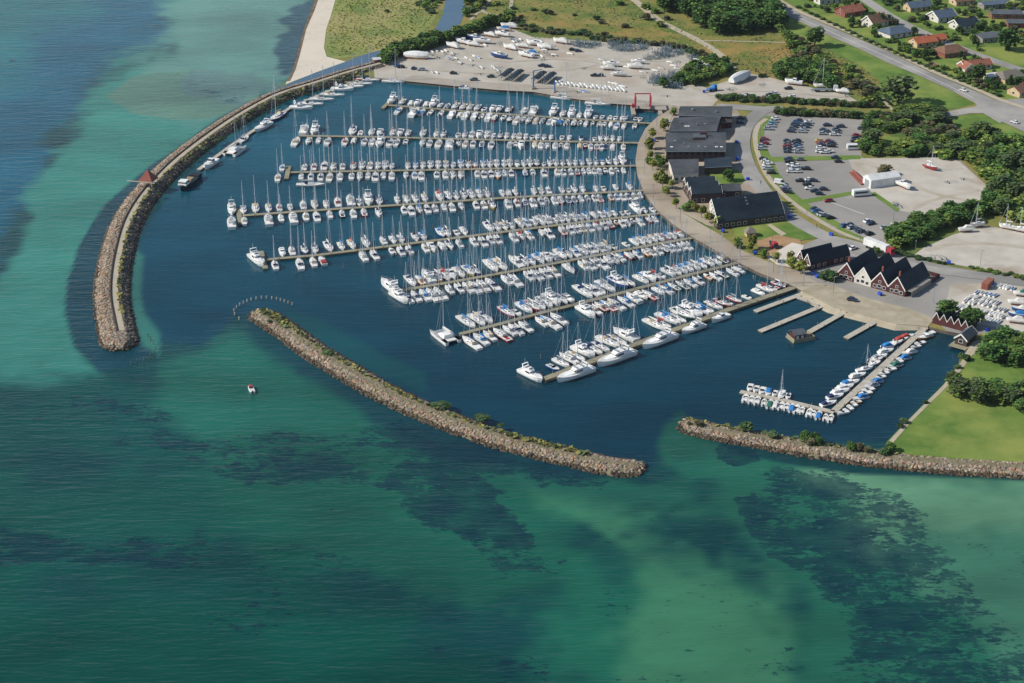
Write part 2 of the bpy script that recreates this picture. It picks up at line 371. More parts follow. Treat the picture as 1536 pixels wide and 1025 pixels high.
    south = [int(i) for i in idx[0, ::-1]]; east = [int(i) for i in idx[::-1, -1]]; north = [int(i) for i in idx[-1, :]]; west = [int(i) for i in idx[:, 0]]
    polys = [[n, n+1]+south, [n+1, n+2]+east, [n+2, n+3]+north, [n+3, n]+west]
    me.vertices.add(nv); me.vertices.foreach_set('co', np.concatenate([co, np.array(rim)]).ravel())
    loops = list(q.ravel()); ls = list(range(0, len(loops), 4)); lt = [4]*len(ls)
    for p in polys: ls.append(len(loops)); lt.append(len(p)); loops += p
    me.loops.add(len(loops)); me.loops.foreach_set('vertex_index', loops)
    me.polygons.add(len(ls)); me.polygons.foreach_set('loop_start', ls); me.polygons.foreach_set('loop_total', lt)
    me.update(calc_edges=True); me.validate()
    a = me.color_attributes.new('seabed', 'FLOAT_COLOR', 'POINT')
    full = np.ones((nv, 4)); full[:n, :3] = C.reshape(-1, 3); full[:n, 3] = G.ravel(); full[n:, :3] = hx('1c5878'); full[n:, 3] = 0
    a.data.foreach_set('color', full.ravel())
    wv = me.attributes.new('ripple', 'FLOAT', 'POINT'); wv.data.foreach_set('value', np.concatenate([W.ravel(), np.ones(4)]))
    o = bpy.data.objects.new('water', me); COL.objects.link(o); tag(o, kind='structure')
    m = bpy.data.materials.new('water'); m.use_nodes = True; t = m.node_tree; N = t.nodes; L = t.links
    b = N['Principled BSDF']; b.inputs['Roughness'].default_value = .16; b.inputs['IOR'].default_value = 1.33; b.inputs['Specular IOR Level'].default_value = .36
    at = N.new('ShaderNodeAttribute'); at.attribute_name = 'seabed'; ar = N.new('ShaderNodeAttribute'); ar.attribute_name = 'ripple'
    g = N.new('ShaderNodeNewGeometry')
    def noise(sc, det, mp=None, rough=.6, rot=0.0):
        x = N.new('ShaderNodeTexNoise'); x.inputs['Scale'].default_value = sc; x.inputs['Detail'].default_value = det; x.inputs['Roughness'].default_value = rough
        if mp:
            mm = N.new('ShaderNodeMapping'); mm.inputs['Scale'].default_value = mp; mm.inputs['Rotation'].default_value = (0, 0, rot)
            L.new(g.outputs['Position'], mm.inputs[0]); L.new(mm.outputs[0], x.inputs['Vector'])
        else: L.new(g.outputs['Position'], x.inputs['Vector'])
        return x.outputs[0]
    def math2(op, a_, b_):
        x = N.new('ShaderNodeMath'); x.operation = op
        for i, q_ in enumerate((a_, b_)):
            if isinstance(q_, (int, float)): x.inputs[i].default_value = q_
            else: L.new(q_, x.inputs[i])
        return x.outputs[0]
    def mr(v, a_, b_, c_=0., d_=1.):
        x = N.new('ShaderNodeMapRange'); x.inputs[1].default_value = a_; x.inputs[2].default_value = b_; x.inputs[3].default_value = c_; x.inputs[4].default_value = d_
        L.new(v, x.inputs[0]); return x.outputs[0]
    # weed: broad beds broken up by small tufts
    big = noise(.045, 12, (.75, 1.2, 1), .7, R(12)); sm = noise(.26, 6, (.8, 1.2, 1), .7)
    nz = math2('ADD', math2('ADD', math2('MULTIPLY', mr(big, .3, .7), .44), math2('MULTIPLY', mr(sm, .3, .7), .32)), math2('MULTIPLY', mr(noise(.9, 4, (.6, 1.2, 1), .7), .3, .7), .24))
    msk = mr(math2('SUBTRACT', math2('MULTIPLY', at.outputs['Alpha'], .95), nz), -.02, .055)
    light = N.new('ShaderNodeMix'); light.data_type = 'RGBA'; light.blend_type = 'MULTIPLY'; light.inputs[0].default_value = 1
    soft = mr(noise(.02, 7, (.6, 1.2, 1)), .35, .65, .74, 1.2)
    cb = N.new('ShaderNodeCombineColor'); [L.new(soft, cb.inputs[i]) for i in range(3)]
    L.new(at.outputs['Color'], light.inputs[6]); L.new(cb.outputs[0], light.inputs[7])
    weed = N.new('ShaderNodeMix'); weed.data_type = 'RGBA'; weed.inputs[7].default_value = (*hx('0e3b50'), 1)
    vo = N.new('ShaderNodeTexVoronoi'); vo.inputs['Scale'].default_value = .062; L.new(g.outputs['Position'], vo.inputs['Vector'])
    sp = N.new('ShaderNodeSeparateColor'); L.new(vo.outputs['Color'], sp.inputs[0])
    rad = math2('MULTIPLY', mr(sp.outputs[0], .45, 1, 0, .15), 1.0)
    dot = mr(math2('SUBTRACT', rad, math2('ADD', vo.outputs['Distance'], math2('MULTIPLY', math2('SUBTRACT', noise(.35, 5), .5), .34))), 0, .03)
    dot = math2('MULTIPLY', dot, mr(ar.outputs['Fac'], .45, .6))
    msk = math2('MAXIMUM', msk, math2('MULTIPLY', dot, mr(at.outputs['Alpha'], .05, .3)))
    wk = math2('MULTIPLY', msk, mr(noise(.12, 5), .35, .65, .55, .9)); L.new(wk, weed.inputs[0]); L.new(light.outputs[2], weed.inputs[6])
    dim = N.new('ShaderNodeMix'); dim.data_type = 'RGBA'; dim.blend_type = 'MULTIPLY'; dim.inputs[0].default_value = 1
    dim.inputs[7].default_value = (WK[0], WK[1], WK[2], 1); L.new(weed.outputs[2], dim.inputs[6]); L.new(dim.outputs[2], b.inputs['Base Color'])
    w1 = noise(.8, 4, (.2, 1, 1), .55, R(8)); w2 = noise(1.3, 3, (.3, 1, 1), .6, R(-14)); w3 = noise(.3, 2, (.25, 1, 1), .5, R(4))
    hgt = math2('ADD', math2('ADD', math2('MULTIPLY', w1, 1.0), math2('MULTIPLY', w2, .22)), math2('MULTIPLY', w3, 1.3))
    hgt = math2('MULTIPLY', hgt, ar.outputs['Fac'])
    bp = N.new('ShaderNodeBump'); bp.inputs['Strength'].default_value = 1; bp.inputs['Distance'].default_value = .3
    L.new(hgt, bp.inputs['Height']); L.new(bp.outputs[0], b.inputs['Normal'])
    me.materials.append(m)
WK = (.26, .475, .43)
build_water()
mk('terrace', hx('d0c8ba'), .9, hx('c0b7a8'), .3)
mk('track', hx('a79c8a'), .95, hx('b5ad9f'), .12, detail=9, spec=.1)
# ------------------------------------------------------------ the land
mk('quaywall', hx('6a6055'), .9, hx('4d463e'), .4, bump=.1)
mk('seabank', hx('77695a'), .95, hx('5a5046'), .5, bump=.3)
coast = pts('478,-8 470,12 458,42 448,78 441,104 430,122 418,131')
land = [P(u, v, LZ) for u, v in coast+pts('428,133 470,122 520,112')+SHORE]
land += [P(1380, 690, LZ), P(1450, 695, LZ), P(1540, 700, LZ), P(1700, 708, LZ), P(1950, 715, LZ)]
e = land[-1]; f0 = land[0]
land += [Vector((3500, e.y-100, LZ)), Vector((3500, 4500, LZ)), Vector((-300, 4500, LZ)), Vector((-230, 1500, LZ)), Vector((f0.x+5, f0.y+60, LZ))]
sheet('ground', land, LZ, ['meadow', 'quaywall'], base=-1.5, world=True)
E1, E2, E3, E4, E5 = LZ+.03, LZ+.08, LZ+.13, LZ+.18, LZ+.23
sheet('dune_grass', pts('508,-20 497,25 490,45 487,72 491,84 505,88 540,84 575,74 610,62 640,48 652,28 660,8 664,-20'), E1, 'dune')
sheet('beach', pts('478,-7 470,12 458,42 448,78 441,104 431,121 428,127 450,118 490,104 520,93 505,89 490,85 486,72 489,45 496,25 507,-15 507,-30'), E1, 'sand')
sheet('seaweed_line', pts('479,-7 472,14 459,44 450,80 443,104 435,121 430,122 440,104 446,80 456,43 468,12 475,-6'), E3, 'wrack')
sheet('river', pts('420,131 442,122 473,109 520,92 540,84 569,76 600,69 640,58 652,45 665,20 672,-30 704,-30 697,20 688,40 665,62 620,77 590,86 560,95 520,106 470,124 440,134 424,138'), E2, 'river')
sheet('heath', pts('770,25 900,50 1000,62 1060,86 1090,100 1100,112 1120,105 1220,130 1280,140 1310,150 1320,120 1260,90 1190,60 1040,60 970,40 860,35 800,10'), E1, 'heath')
sheet('gravel_yard', pts('560,98 600,86 640,76 700,58 742,40 770,44 800,56 870,61 950,66 1005,70 1040,84 1062,100 1052,114 1030,122 1060,132 1095,120 1112,108 1150,115 1200,128 1272,143 1286,152 1200,151 1080,147 1068,160 1000,164 952,163 950,158 910,155 850,147 800,138 745,135 680,129 600,121 562,117'), E2, 'gravel')
sheet('quay_apron', pts('745,135 800,138 850,147 910,155 950,158 952,163 1000,165.5 1010,158 960,150 900,140 850,131 790,127 700,122 620,113 600,121 680,129'), E3, 'quaypave')
sheet('promenade', pts('1002,166.3 985,176 968,193 957,215 953,240 956,262 966,290 985,315 1010,337 1045,360 1090,385 1140,410 1185,427 1202,436 1228,425 1195,406 1150,392 1110,374 1080,352 1050,335 1022,318 1005,290 1000,262 1000,235 998,205 1006,180 1017,160 1010,158'), E3, 'promenade')
sheet('inner_court', pts('1010,158 1017,160 1100,158 1112,175 1108,200 1110,235 1122,262 1145,296 1085,345 1060,338 1022,318 1005,290 998,235 1000,200'), E1, 'promenade')
sheet('slipway', pts('1202,436 1222,447 1250,461 1300,474 1345,486 1392,490 1402,478 1360,462 1300,447 1255,430 1228,425'), E3, 'ramp')
def slope_strip():
    e = pts('1202,436 1222,447 1250,461 1300,474 1345,486 1392,490'); top = [P(a, b, LZ+.1) for a, b in e]; mb = MB(); n = len(top); out = []
    for i, p in enumerate(top):
        d = top[min(i+1, n-1)]-top[max(i-1, 0)]; d.normalize(); nn = Vector((d.y, -d.x, 0)); k = (0 if i in (0, n-1) else 1)
        out.append(p+nn*(1.0+3.0*k)+Vector((0, 0, -LZ-.45)))
    top = [p+Vector((0, 0, -.02)) for p in top]
    mb.add(top+out, [(i, n+i, n+i+1, i+1) for i in range(n-1)]); tag(mb.build('slipway_slope', ['ramp']), kind='structure')
slope_strip()
sheet('asphalt_court', pts('1228,425 1255,430 1300,447 1360,462 1402,478 1420,497 1452,503 1500,500 1560,515 1700,540 1700,470 1540,428 1470,408 1400,395 1340,378 1285,362 1240,352 1195,372 1180,392 1195,406'), E2, 'asphalt')
sheet('dinghy_court', pts('1425,428 1470,425 1540,430 1700,462 1700,505 1540,500 1440,480 1415,475'), E3, 'gravel2')
sheet('car_park', pts('1148,168 1165,170 1200,174 1300,180 1322,183 1310,200 1293,212 1292,236 1300,240 1420,236 1440,240 1482,280 1470,300 1440,315 1385,345 1330,362 1322,372 1260,352 1200,318 1165,280 1145,262 1138,235 1128,205 1130,188'), E2, 'asphalt')
sheet('gravel_lot', pts('1272,238 1425,236 1440,243 1484,282 1470,300 1400,328 1350,316 1310,292 1282,262'), E3, 'gravel2')
sheet('gravel_lot', pts('1385,372 1430,352 1480,338 1536,350 1700,380 1700,450 1540,420 1470,404 1412,393 1372,382'), E3, 'gravel2')
sheet('main_road', pts('1110,-30 1160,-2 1200,21 1266,49 1331,77 1397,110 1463,137 1510,158 1600,185 1700,225 1700,270 1536,198 1480,172 1462,154 1419,132 1375,112 1331,94 1288,73 1244,54 1200,33 1140,2 1090,-25'), E4, 'roadway')
sheet('junction', pts('1420,168 1445,163 1463,160 1470,150 1500,150 1560,146 1700,150 1700,165 1560,165 1520,172 1500,185 1475,170 1455,170 1430,175 1418,176'), E3, 'roadway')
ribbon('access_road', pts('1075,159 1110,161 1160,165'), 8, E3, 'roadway', 0)
ribbon('ring_road', pts('1175,163 1150,164 1128,178 1116,195 1113,222 1124,254 1150,292 1190,328 1245,358 1310,383 1380,402 1460,412 1540,424 1640,442'), 7.5, E4, 'roadway')
ribbon('cycle_path', pts('1120,-30 1165,-2 1200,18 1266,45 1331,73 1397,106 1463,133 1510,153 1600,180'), 3.4, E5, 'path', 4)
ribbon('residential_road', pts('1270,-20 1310,8 1345,30 1400,56 1460,80 1540,108 1640,140'), 7, E3, 'roadway')
ribbon('residential_road', pts('1480,-20 1510,5 1560,30'), 6, E3, 'roadway')
ribbon('pavement', pts('1150,178 1138,188 1133,205 1136,228 1150,262 1175,292 1215,322 1260,348 1320,370 1335,374'), 2.2, E5, 'path')
ribbon('verge', pts('1155,175 1143,186 1139,203 1143,222 1152,240 1160,258 1185,290 1222,318 1265,342'), 4.2, E4, 'verge')
sheet('verge', pts('1140,236 1290,233 1291,239 1141,243'), E4, 'verge')
sheet('verge', pts('1195,301 1285,286 1290,290 1200,307'), E4, 'verge')
sheet('verge', pts('1255,343 1262,341 1310,363 1300,367'), E4, 'verge')
sheet('verge', pts('1305,290 1312,288 1350,314 1345,318'), E4, 'verge')
sheet('lawn', pts('1160,14 1200,34 1244,55 1288,74 1331,95 1375,113 1419,133 1463,156 1419,167 1362,168 1340,160 1318,120 1294,100 1244,74 1200,56 1165,40'), E1, 'lawn')
sheet('lawn', pts('1418,178 1460,171 1480,172 1536,200 1640,245 1640,320 1536,230 1490,205 1440,192'), E1, 'lawn')
sheet('lawn', pts('1058,257 1108,255 1118,270 1110,278 1068,274'), E3, 'lawn')
sheet('lawn', pts('1100,342 1170,330 1235,352 1240,356 1190,362 1150,360 1102,354'), E3, 'lawn')
sheet('lawn', pts('1322,203 1350,207 1348,220 1330,219'), E3, 'lawn')
sheet('lawn', pts('1445,538 1470,525 1540,520 1700,540 1950,580 1950,708 1700,700 1540,694 1450,689 1345,680 1334,664 1358,636 1388,606 1418,576'), E1, 'lawn')
sheet('shore_path', pts('1446,536 1438,548 1416,577 1386,607 1357,636 1334,661 1340,664 1364,636 1394,606 1424,577 1450,545'), E2, 'path')
sheet('gravel_path', pts('1460,512 1500,503 1560,520 1560,540 1500,524 1470,524 1450,540 1442,538'), E3, 'path')
sheet('sand_playground', pts('1135,362 1165,352 1200,360 1205,372 1190,378 1160,384 1140,378'), E3, 'playsand')
sheet('sand_strip', pts('1150,337 1156,336 1180,351 1172,354'), E4, 'path')
sheet('restaurant_terrace', pts('1150,386 1188,364 1206,368 1200,385 1190,402 1165,397'), E4, 'terrace')
sheet('lawn', pts('1170,-5 1300,-30 1700,-30 1700,110 1536,150 1500,148 1463,131 1397,104 1331,71 1266,43 1200,16'), E1, 'lawn')
for q, wd in (('735,0 724,16 742,22 764,22 790,38 830,46 880,52', 2.0), ('764,22 768,0 772,-12', 2.0), ('706,30 716,20 724,18', 1.8), ('940,-10 985,28 1010,42 1050,62 1080,82 1100,104', 4.5), ('1050,61 1110,62 1180,64', 1.6), ('1186,72 1200,84 1215,100 1226,108', 1.6), ('1310,128 1325,150 1340,166', 1.6)):
    ribbon('footpath', pts(q), wd, E3, 'path')
for q in ('1245,303 1297,322', ):
    ribbon('road_marking', pts(q), .35, E4, 'white_line', 0)
ribbon('road_marking', pts('1150,1 1200,27 1244,47 1288,67 1331,85.5 1375,106 1419,127 1460,147'), .3, E5+.02, 'white_line', 4)
for q, w_ in (('700,80 760,92 840,88 940,100 1010,118 1060,140', 3.2), ('640,104 740,110 850,104 930,92 1000,92', 2.6), ('1290,240 1340,262 1400,290 1450,300', 3.0), ('1390,376 1430,366 1490,366 1540,372', 3.0), ('1360,318 1400,300 1470,285', 2.4), ('1060,143 1130,136 1200,140 1270,146', 2.6)):
    ribbon('wheel_track', pts(q), w_, E4, 'track', 5)
# ------------------------------------------------------------ rock mounds
def rock(mb, x, y, z, s, rnd, mi=0):
    ph = (1+5**.5)/2
    vs = [(-1, ph, 0), (1, ph, 0), (-1, -ph, 0), (1, -ph, 0), (0, -1, ph), (0, 1, ph), (0, -1, -ph), (0, 1, -ph), (ph, 0, -1), (ph, 0, 1), (-ph, 0, -1), (-ph, 0, 1)]
    fs = [(0, 11, 5), (0, 5, 1), (0, 1, 7), (0, 7, 10), (0, 10, 11), (1, 5, 9), (5, 11, 4), (11, 10, 2), (10, 7, 6), (7, 1, 8), (3, 9, 4), (3, 4, 2), (3, 2, 6), (3, 6, 8), (3, 8, 9), (4, 9, 5), (2, 4, 11), (6, 2, 10), (8, 6, 7), (9, 8, 1)]
    a = rnd.uniform(0, 6.3); c, n_ = math.cos(a), math.sin(a); k = s/1.9
    sx, sy, sz = k*rnd.uniform(.8, 1.3), k*rnd.uniform(.6, 1.0), k*rnd.uniform(.5, .85); out = []
    for p in vs:
        j = rnd.uniform(.78, 1.15); px, py, pz = p[0]*sx*j, p[1]*sy*j, p[2]*sz*j
        out.append((x+px*c-py*n_, y+px*n_+py*c, z+pz))
    mb.add(out, fs, mi)
def mound(label, line, halfw, toph, topw, rocksize, dens, seed, endcap=(True, True), pathmat=None, pathw=0, pathoff=0, shade_side=None, grasscol=None, grow=None):
    rnd = random.Random(seed)
    wp = [P(a, b, 0) for a, b in smooth(line, 5)]
    root = empty('breakwater', wp[0], 0, label, 'breakwater'); inv = Matrix.Translation(-wp[0])
    nrm = []; n = len(wp)
    for i in range(n):
        d = wp[min(i+1, n-1)]-wp[max(i-1, 0)]; d.normalize(); nrm.append(Vector((-d.y, d.x, 0)))
    cum = [0]
    for i in range(1, n): cum.append(cum[-1]+(wp[i]-wp[i-1]).length)
    Ltot = cum[-1]
    def hw(i):
        s = cum[i]; k = 1.0
        if endcap[0]: k = min(k, math.sqrt(max(0.02, min(1, 1-(1-min(1, s/halfw))**2))))
        if endcap[1]: k = min(k, math.sqrt(max(0.02, min(1, 1-(1-min(1, (Ltot-s)/halfw))**2))))
        return halfw*k
    secs = []
    for i in range(n):
        h_ = hw(i); tw = topw/2*min(1, h_/halfw); th = toph*min(1, .25+.75*h_/halfw)
        secs.append([tuple(wp[i]+nrm[i]*o+Vector((0, 0, z))) for o, z in ((-h_-2, -1.2), (-h_, 0), (-tw, th), (tw, th), (h_, 0), (h_+2, -1.2))])
    mb = MB(); mb.loft(secs, 0, True, True, closed=False)
    mb.v = [tuple(inv @ Vector(p)) for p in mb.v]
    bm_ = part(mb, 'core', ['rockfill'], root)
    def at(s):
        i = 0
        while i < n-2 and cum[i+1] < s: i += 1
        t = (s-cum[i])/max(1e-6, cum[i+1]-cum[i]); return wp[i].lerp(wp[i+1], t), nrm[i].lerp(nrm[i+1], t).normalized(), hw(i)*(1-t)+hw(i+1)*t
    rb = MB()
    cnt = int(Ltot*dens)
    for _ in range(cnt):
        s = rnd.uniform(0, Ltot); c, nn, h_ = at(s); side = rnd.choice((-1, 1)); tw = topw/2*min(1, h_/halfw)
        t = rnd.random()**.9; o = tw+(h_+.5-tw)*t
        th = toph*min(1, .25+.75*h_/halfw); z = th*(1-t)-.1
        q = c+nn*side*o
        if (endcap[0] and s < 2) or (endcap[1] and s > Ltot-2): q += Vector((rnd.uniform(-1, 1), rnd.uniform(-1, 1), 0))
        wet = z < .55
        rock(rb, q.x, q.y, z, rocksize*rnd.uniform(.6, 1.25), rnd, 1 if wet else (2 if shade_side is not None and side == shade_side else 0))  # stones on the side away from the sun get the shaded copy
    if pathmat:
        for _ in range(int(Ltot*5.5)):
            s = rnd.uniform(1, Ltot-1); c, nn, h_ = at(s); q = c+nn*rnd.uniform(-topw/2-.2, pathoff-pathw/2-.6)*min(1, h_/halfw)
            rock(rb, q.x, q.y, toph*min(1, .25+.75*h_/halfw)-.1, rocksize*rnd.uniform(.6, 1.1), rnd, 0)
        for _ in range(240):
            s = Ltot-rnd.uniform(.5, halfw*1.6); c, nn, h_ = at(s); q = c+nn*rnd.uniform(-topw/2, topw/2)*min(1, h_/halfw)
            rock(rb, q.x, q.y, toph*min(1, .25+.75*h_/halfw)-.1, rocksize*rnd.uniform(.6, 1.1), rnd, 0)
    if not pathmat:
        for _ in range(int(Ltot*topw*.5)):
            s = rnd.uniform(1, Ltot-1); c, nn, h_ = at(s); q = c+nn*rnd.uniform(-topw/2, topw/2)*min(1, h_/halfw)
            rock(rb, q.x, q.y, toph*min(1, .25+.75*h_/halfw)-.1, rocksize*rnd.uniform(.4, .9), rnd, 0)
    rb.v = [tuple(inv @ Vector(p)) for p in rb.v]
    tag(part(rb, 'boulders', ['rock', 'wetrock', 'shaderock'], root), kind='stuff')
    if pathmat:
        i1 = n if not endcap[1] else max(2, sum(1 for c in cum if c < Ltot-halfw*1.5))
        ww = [wp[i]+nrm[i]*pathoff+Vector((0, 0, toph+.06)) for i in range(i1)]
        l, r = ribbon_w(ww, pathw); pb = MB(); m_ = len(ww); pb.add([tuple(inv @ p) for p in l+r], [(i, m_+i, m_+i+1, i+1) for i in range(m_-1)])
        part(pb, 'walkway', [pathmat], root)
        ww = [wp[i]+nrm[i]*(pathoff-pathw/2-.35)+Vector((0, 0, toph-.3)) for i in range(i1)]
        pb = MB(); pb.loft([[tuple(inv @ (p+nrm[k]*a+Vector((0, 0, b)))) for a, b in ((-.18, 0), (.18, 0), (.18, .8), (-.18, .8))] for k, p in enumerate(ww)])
        part(pb, 'parapet', ['walldark'], root)
    if grow:
        gb = MB(); rr = random.Random(seed+5)
        for (s0, s1, wd, off, dn) in grow:
            for _ in range(int((s1-s0)*Ltot*wd*dn)):
                c, nn, h_ = at(rr.uniform(s0, s1)*Ltot); q = c+nn*(off+rr.uniform(-wd/2, wd/2))
                z = toph*min(1, .25+.75*h_/halfw)*max(.3, 1-max(0, abs(off)-topw/2)/(halfw-topw/2)) + .15
                blade(gb, q.x, q.y, z+rr.uniform(0, .5), rr.uniform(.35, .9), rr, 0 if rr.random() < .6 else 1)
        gb.v = [tuple(inv @ Vector(p)) for p in gb.v]
        tag(part(gb, 'grass_tufts', grasscol or ['drygrass', 'leaf_olive'], root), kind='stuff')
    return root, at, Ltot
def blade(mb, x, y, z, s, rnd, mi=0):
    a = rnd.uniform(0, 6.28); t = rnd.uniform(-.9, .9); t2 = rnd.uniform(-.6, .6)
    ux, uy, uz = math.cos(a)*s, math.sin(a)*s, t2*s*.5
    vx, vy, vz = -math.sin(a)*s*math.cos(t), math.cos(a)*s*math.cos(t), math.sin(t)*s
    mb.add([(x-ux-vx, y-uy-vy, z-uz-vz), (x+ux-vx*.6, y+uy-vy*.6, z+uz-vz*.6), (x+ux*.7+vx, y+uy*.7+vy, z+uz*.7+vz), (x-ux*.8+vx*.8, y-uy*.8+vy*.8, z-uz*.8+vz*.8)], [(0, 1, 2, 3)], mi)
WB = pts('568,101 520,114 470,130 430,142 400,154 352,181 305,213 264,245 236,272 208,305 188,340 176,380 169,420 168,455 174,490 182,526')
mound('long curved stone breakwater with a walkway and red roofed hut, left of the harbour', WB, 6.2, 2.5, 5.4, .66, 22, 11, (False, True), 'path', 2.3, 1.3, shade_side=1, grow=[(0.03, .50, 2.2, 3.6, 1.0), (.50, .93, 1.0, 2.9, 1.2)])
MBW = pts('381,470 400,478 425,494 470,527 520,557 575,589 640,619 700,643 760,663 820,678 870,690 920,701 966,703')
mound('free-standing stone breakwater with grass on its crest across the middle of the water', MBW, 5.3, 1.7, 2.6, .64, 23, 12, (True, True), grow=[(.02, .12, 3.4, .8, 2.2), (.12, .9, 1.3, 1.5, 1.8), (.74, .9, 2.4, 1.3, 1.6)])
EBW = pts('1022,636 1060,646 1110,656 1160,665 1210,674 1260,682 1320,690 1380,696 1450,701 1540,706 1700,714')
mound('long stone breakwater with bushes running along the lawn at the right', EBW, 5.0, 1.6, 2.6, .64, 23, 13, (True, False), grow=[(.0, .5, 2.2, 2.2, 1.0)])
# ------------------------------------------------------------ pontoons
def jetty(label, line, width, ztop=.75, m='deckwood', group='long wooden pontoons', head=None, piles=9.0, name='jetty'):
    wp = [P(a, b, 0) for a, b in line]; o = wp[0].copy(); root = empty(name, o, 0, label, 'pontoon', group)
    loc = [p-o for p in wp]
    def slab(lp, wd, z0, z1, mi=0):
        l, r = ribbon_w(lp, wd); mb = MB()
        mb.loft([[(a.x, a.y, z0), (b.x, b.y, z0), (b.x, b.y, z1), (a.x, a.y, z1)] for a, b in zip(r, l)], mi); return mb
    mb = slab(loc, width, ztop-.16, ztop); sk_ = slab(loc, width*.8, -.35, ztop-.17)
    if head:
        d = (loc[1]-loc[0]).normalized(); nn = Vector((-d.y, d.x, 0)); h = [d*(-1.3)+nn*head, d*(-1.3)-nn*head]
        mb.merge(slab(h, width*1.0, ztop-.16, ztop)); sk_.merge(slab(h, width*.8, -.35, ztop-.17))
    part(mb, 'deck', [m], root); part(sk_, 'float_beam', ['pile'], root)
    l, r = ribbon_w(loc, width+.3); pb = MB(); pb.tube((0, 0, -1), (0, 0, ztop+.75), .14, .14, 5); pm_ = pb.mesh('pile', ['pile'])
    for i in range(len(loc)-1):
        sg = (loc[i+1]-loc[i]).length; k = max(1, int(sg/piles))
        for j in range(k):
            for e in (l, r):
                q = e[i].lerp(e[i+1], (j+.5)/k); po = bpy.data.objects.new('pile', pm_); COL.objects.link(po); po.parent = root; po.location = (q.x, q.y, 0)
    return root
ORD = ['first', 'second', 'third', 'fourth', 'fifth', 'sixth', 'seventh', 'eighth']
PL = [pts('583,160 700,169.5 850,180 985,188'), pts('450,206 570,208 790,213.5 962,217'), pts('436,261 620,258 790,254.6 958,251'),
      pts('364,326 476,318 655,306.5 755,299.5 970,288'), pts('400,392 476,385.5 632,366 760,350 840,340 915,331 1006,321'),
      pts('598,439 677,426 760,411 867,391 962,373 1052,357'), pts('690,504 745,490 820,470 917,446 1030,416 1122,393'),
      pts('815,573 887,546 970,514 1048,485 1088,470 1202,431')]
for i, l in enumerate(PL):
    jetty('long narrow wooden pontoon with boats on both sides, %s of eight counted from the boatyard' % ORD[i], l, 2.0 if i < 7 else 2.6, .8 if i < 7 else 1.1, head=[5, None, 8, 9, 9, None, None, None][i])
L_MAIN = pts('1250,620 1310,565 1391,491'); L_LEG = pts('1251,621 1180,604 1110,590')
jetty('pale narrow pontoon running from the boathouses out to the small craft corner', L_MAIN, 2.4, .7, 'palewood', 'pontoons for the small craft')
jetty('pale short pontoon at the outer end of the small craft pontoon, above the breakwater', L_LEG, 2.2, .7, 'palewood', 'pontoons for the small craft')
for q, lab in (('1133,469 1208,441', 'pale floating launch pontoon beside the slipway, nearest the long boat pontoon'), ('1140,499 1247,455', 'longest pale floating launch pontoon with a short side arm'), ('1214,500 1281,462', 'pale launch pontoon that ends at the floating hut'), ('1269,509 1328,476', 'short brownish launch pontoon furthest right on the slipway'), ('1197,448 1232,460', 'short pale side arm joined to the longest launch pontoon')):
    jetty(lab, pts(q), 2.3, .6, 'palewood', 'launch pontoons at the slipway', piles=14)
jetty('white walkway moored along the inside of the curved breakwater', pts('298,257 345,222 379,199 412,179 437,163 490,140 551,117'), 1.9, .8, 'palewood', None, piles=12)
# ------------------------------------------------------------ boats
def hull_secs(L, B, fb, draft=.35, bowp=.55, stern=.78, n=9, bowrise=.35):
    secs = []
    for i in range(n):
        t = i/(n-1); y = -L/2+L*t
        if t < bowp: b = stern+(1-stern)*math.sin(t/bowp*math.pi/2)
        else: b = math.cos((t-bowp)/(1-bowp)*math.pi/2)**.75
        b = max(b, .02)*B/2; z = fb+bowrise*max(0, t-.3)**1.5; f = 1-.25*t
        secs.append((y, b, z, f))
    out = [[(-b, y, z), (-b*.93, y-(.02*L*(1 if i == n-1 else 0)), z*.45), (-b*.8*f, y-(.05*L if i == n-1 else 0), 0), (-b*.35, y-(.09*L if i == n-1 else 0), -draft), (b*.35, y-(.09*L if i == n-1 else 0), -draft), (b*.8*f, y-(.05*L if i == n-1 else 0), 0), (b*.93, y-(.02*L*(1 if i == n-1 else 0)), z*.45), (b, y, z)] for i, (y, b, z, f) in enumerate(secs)]
    return secs, out
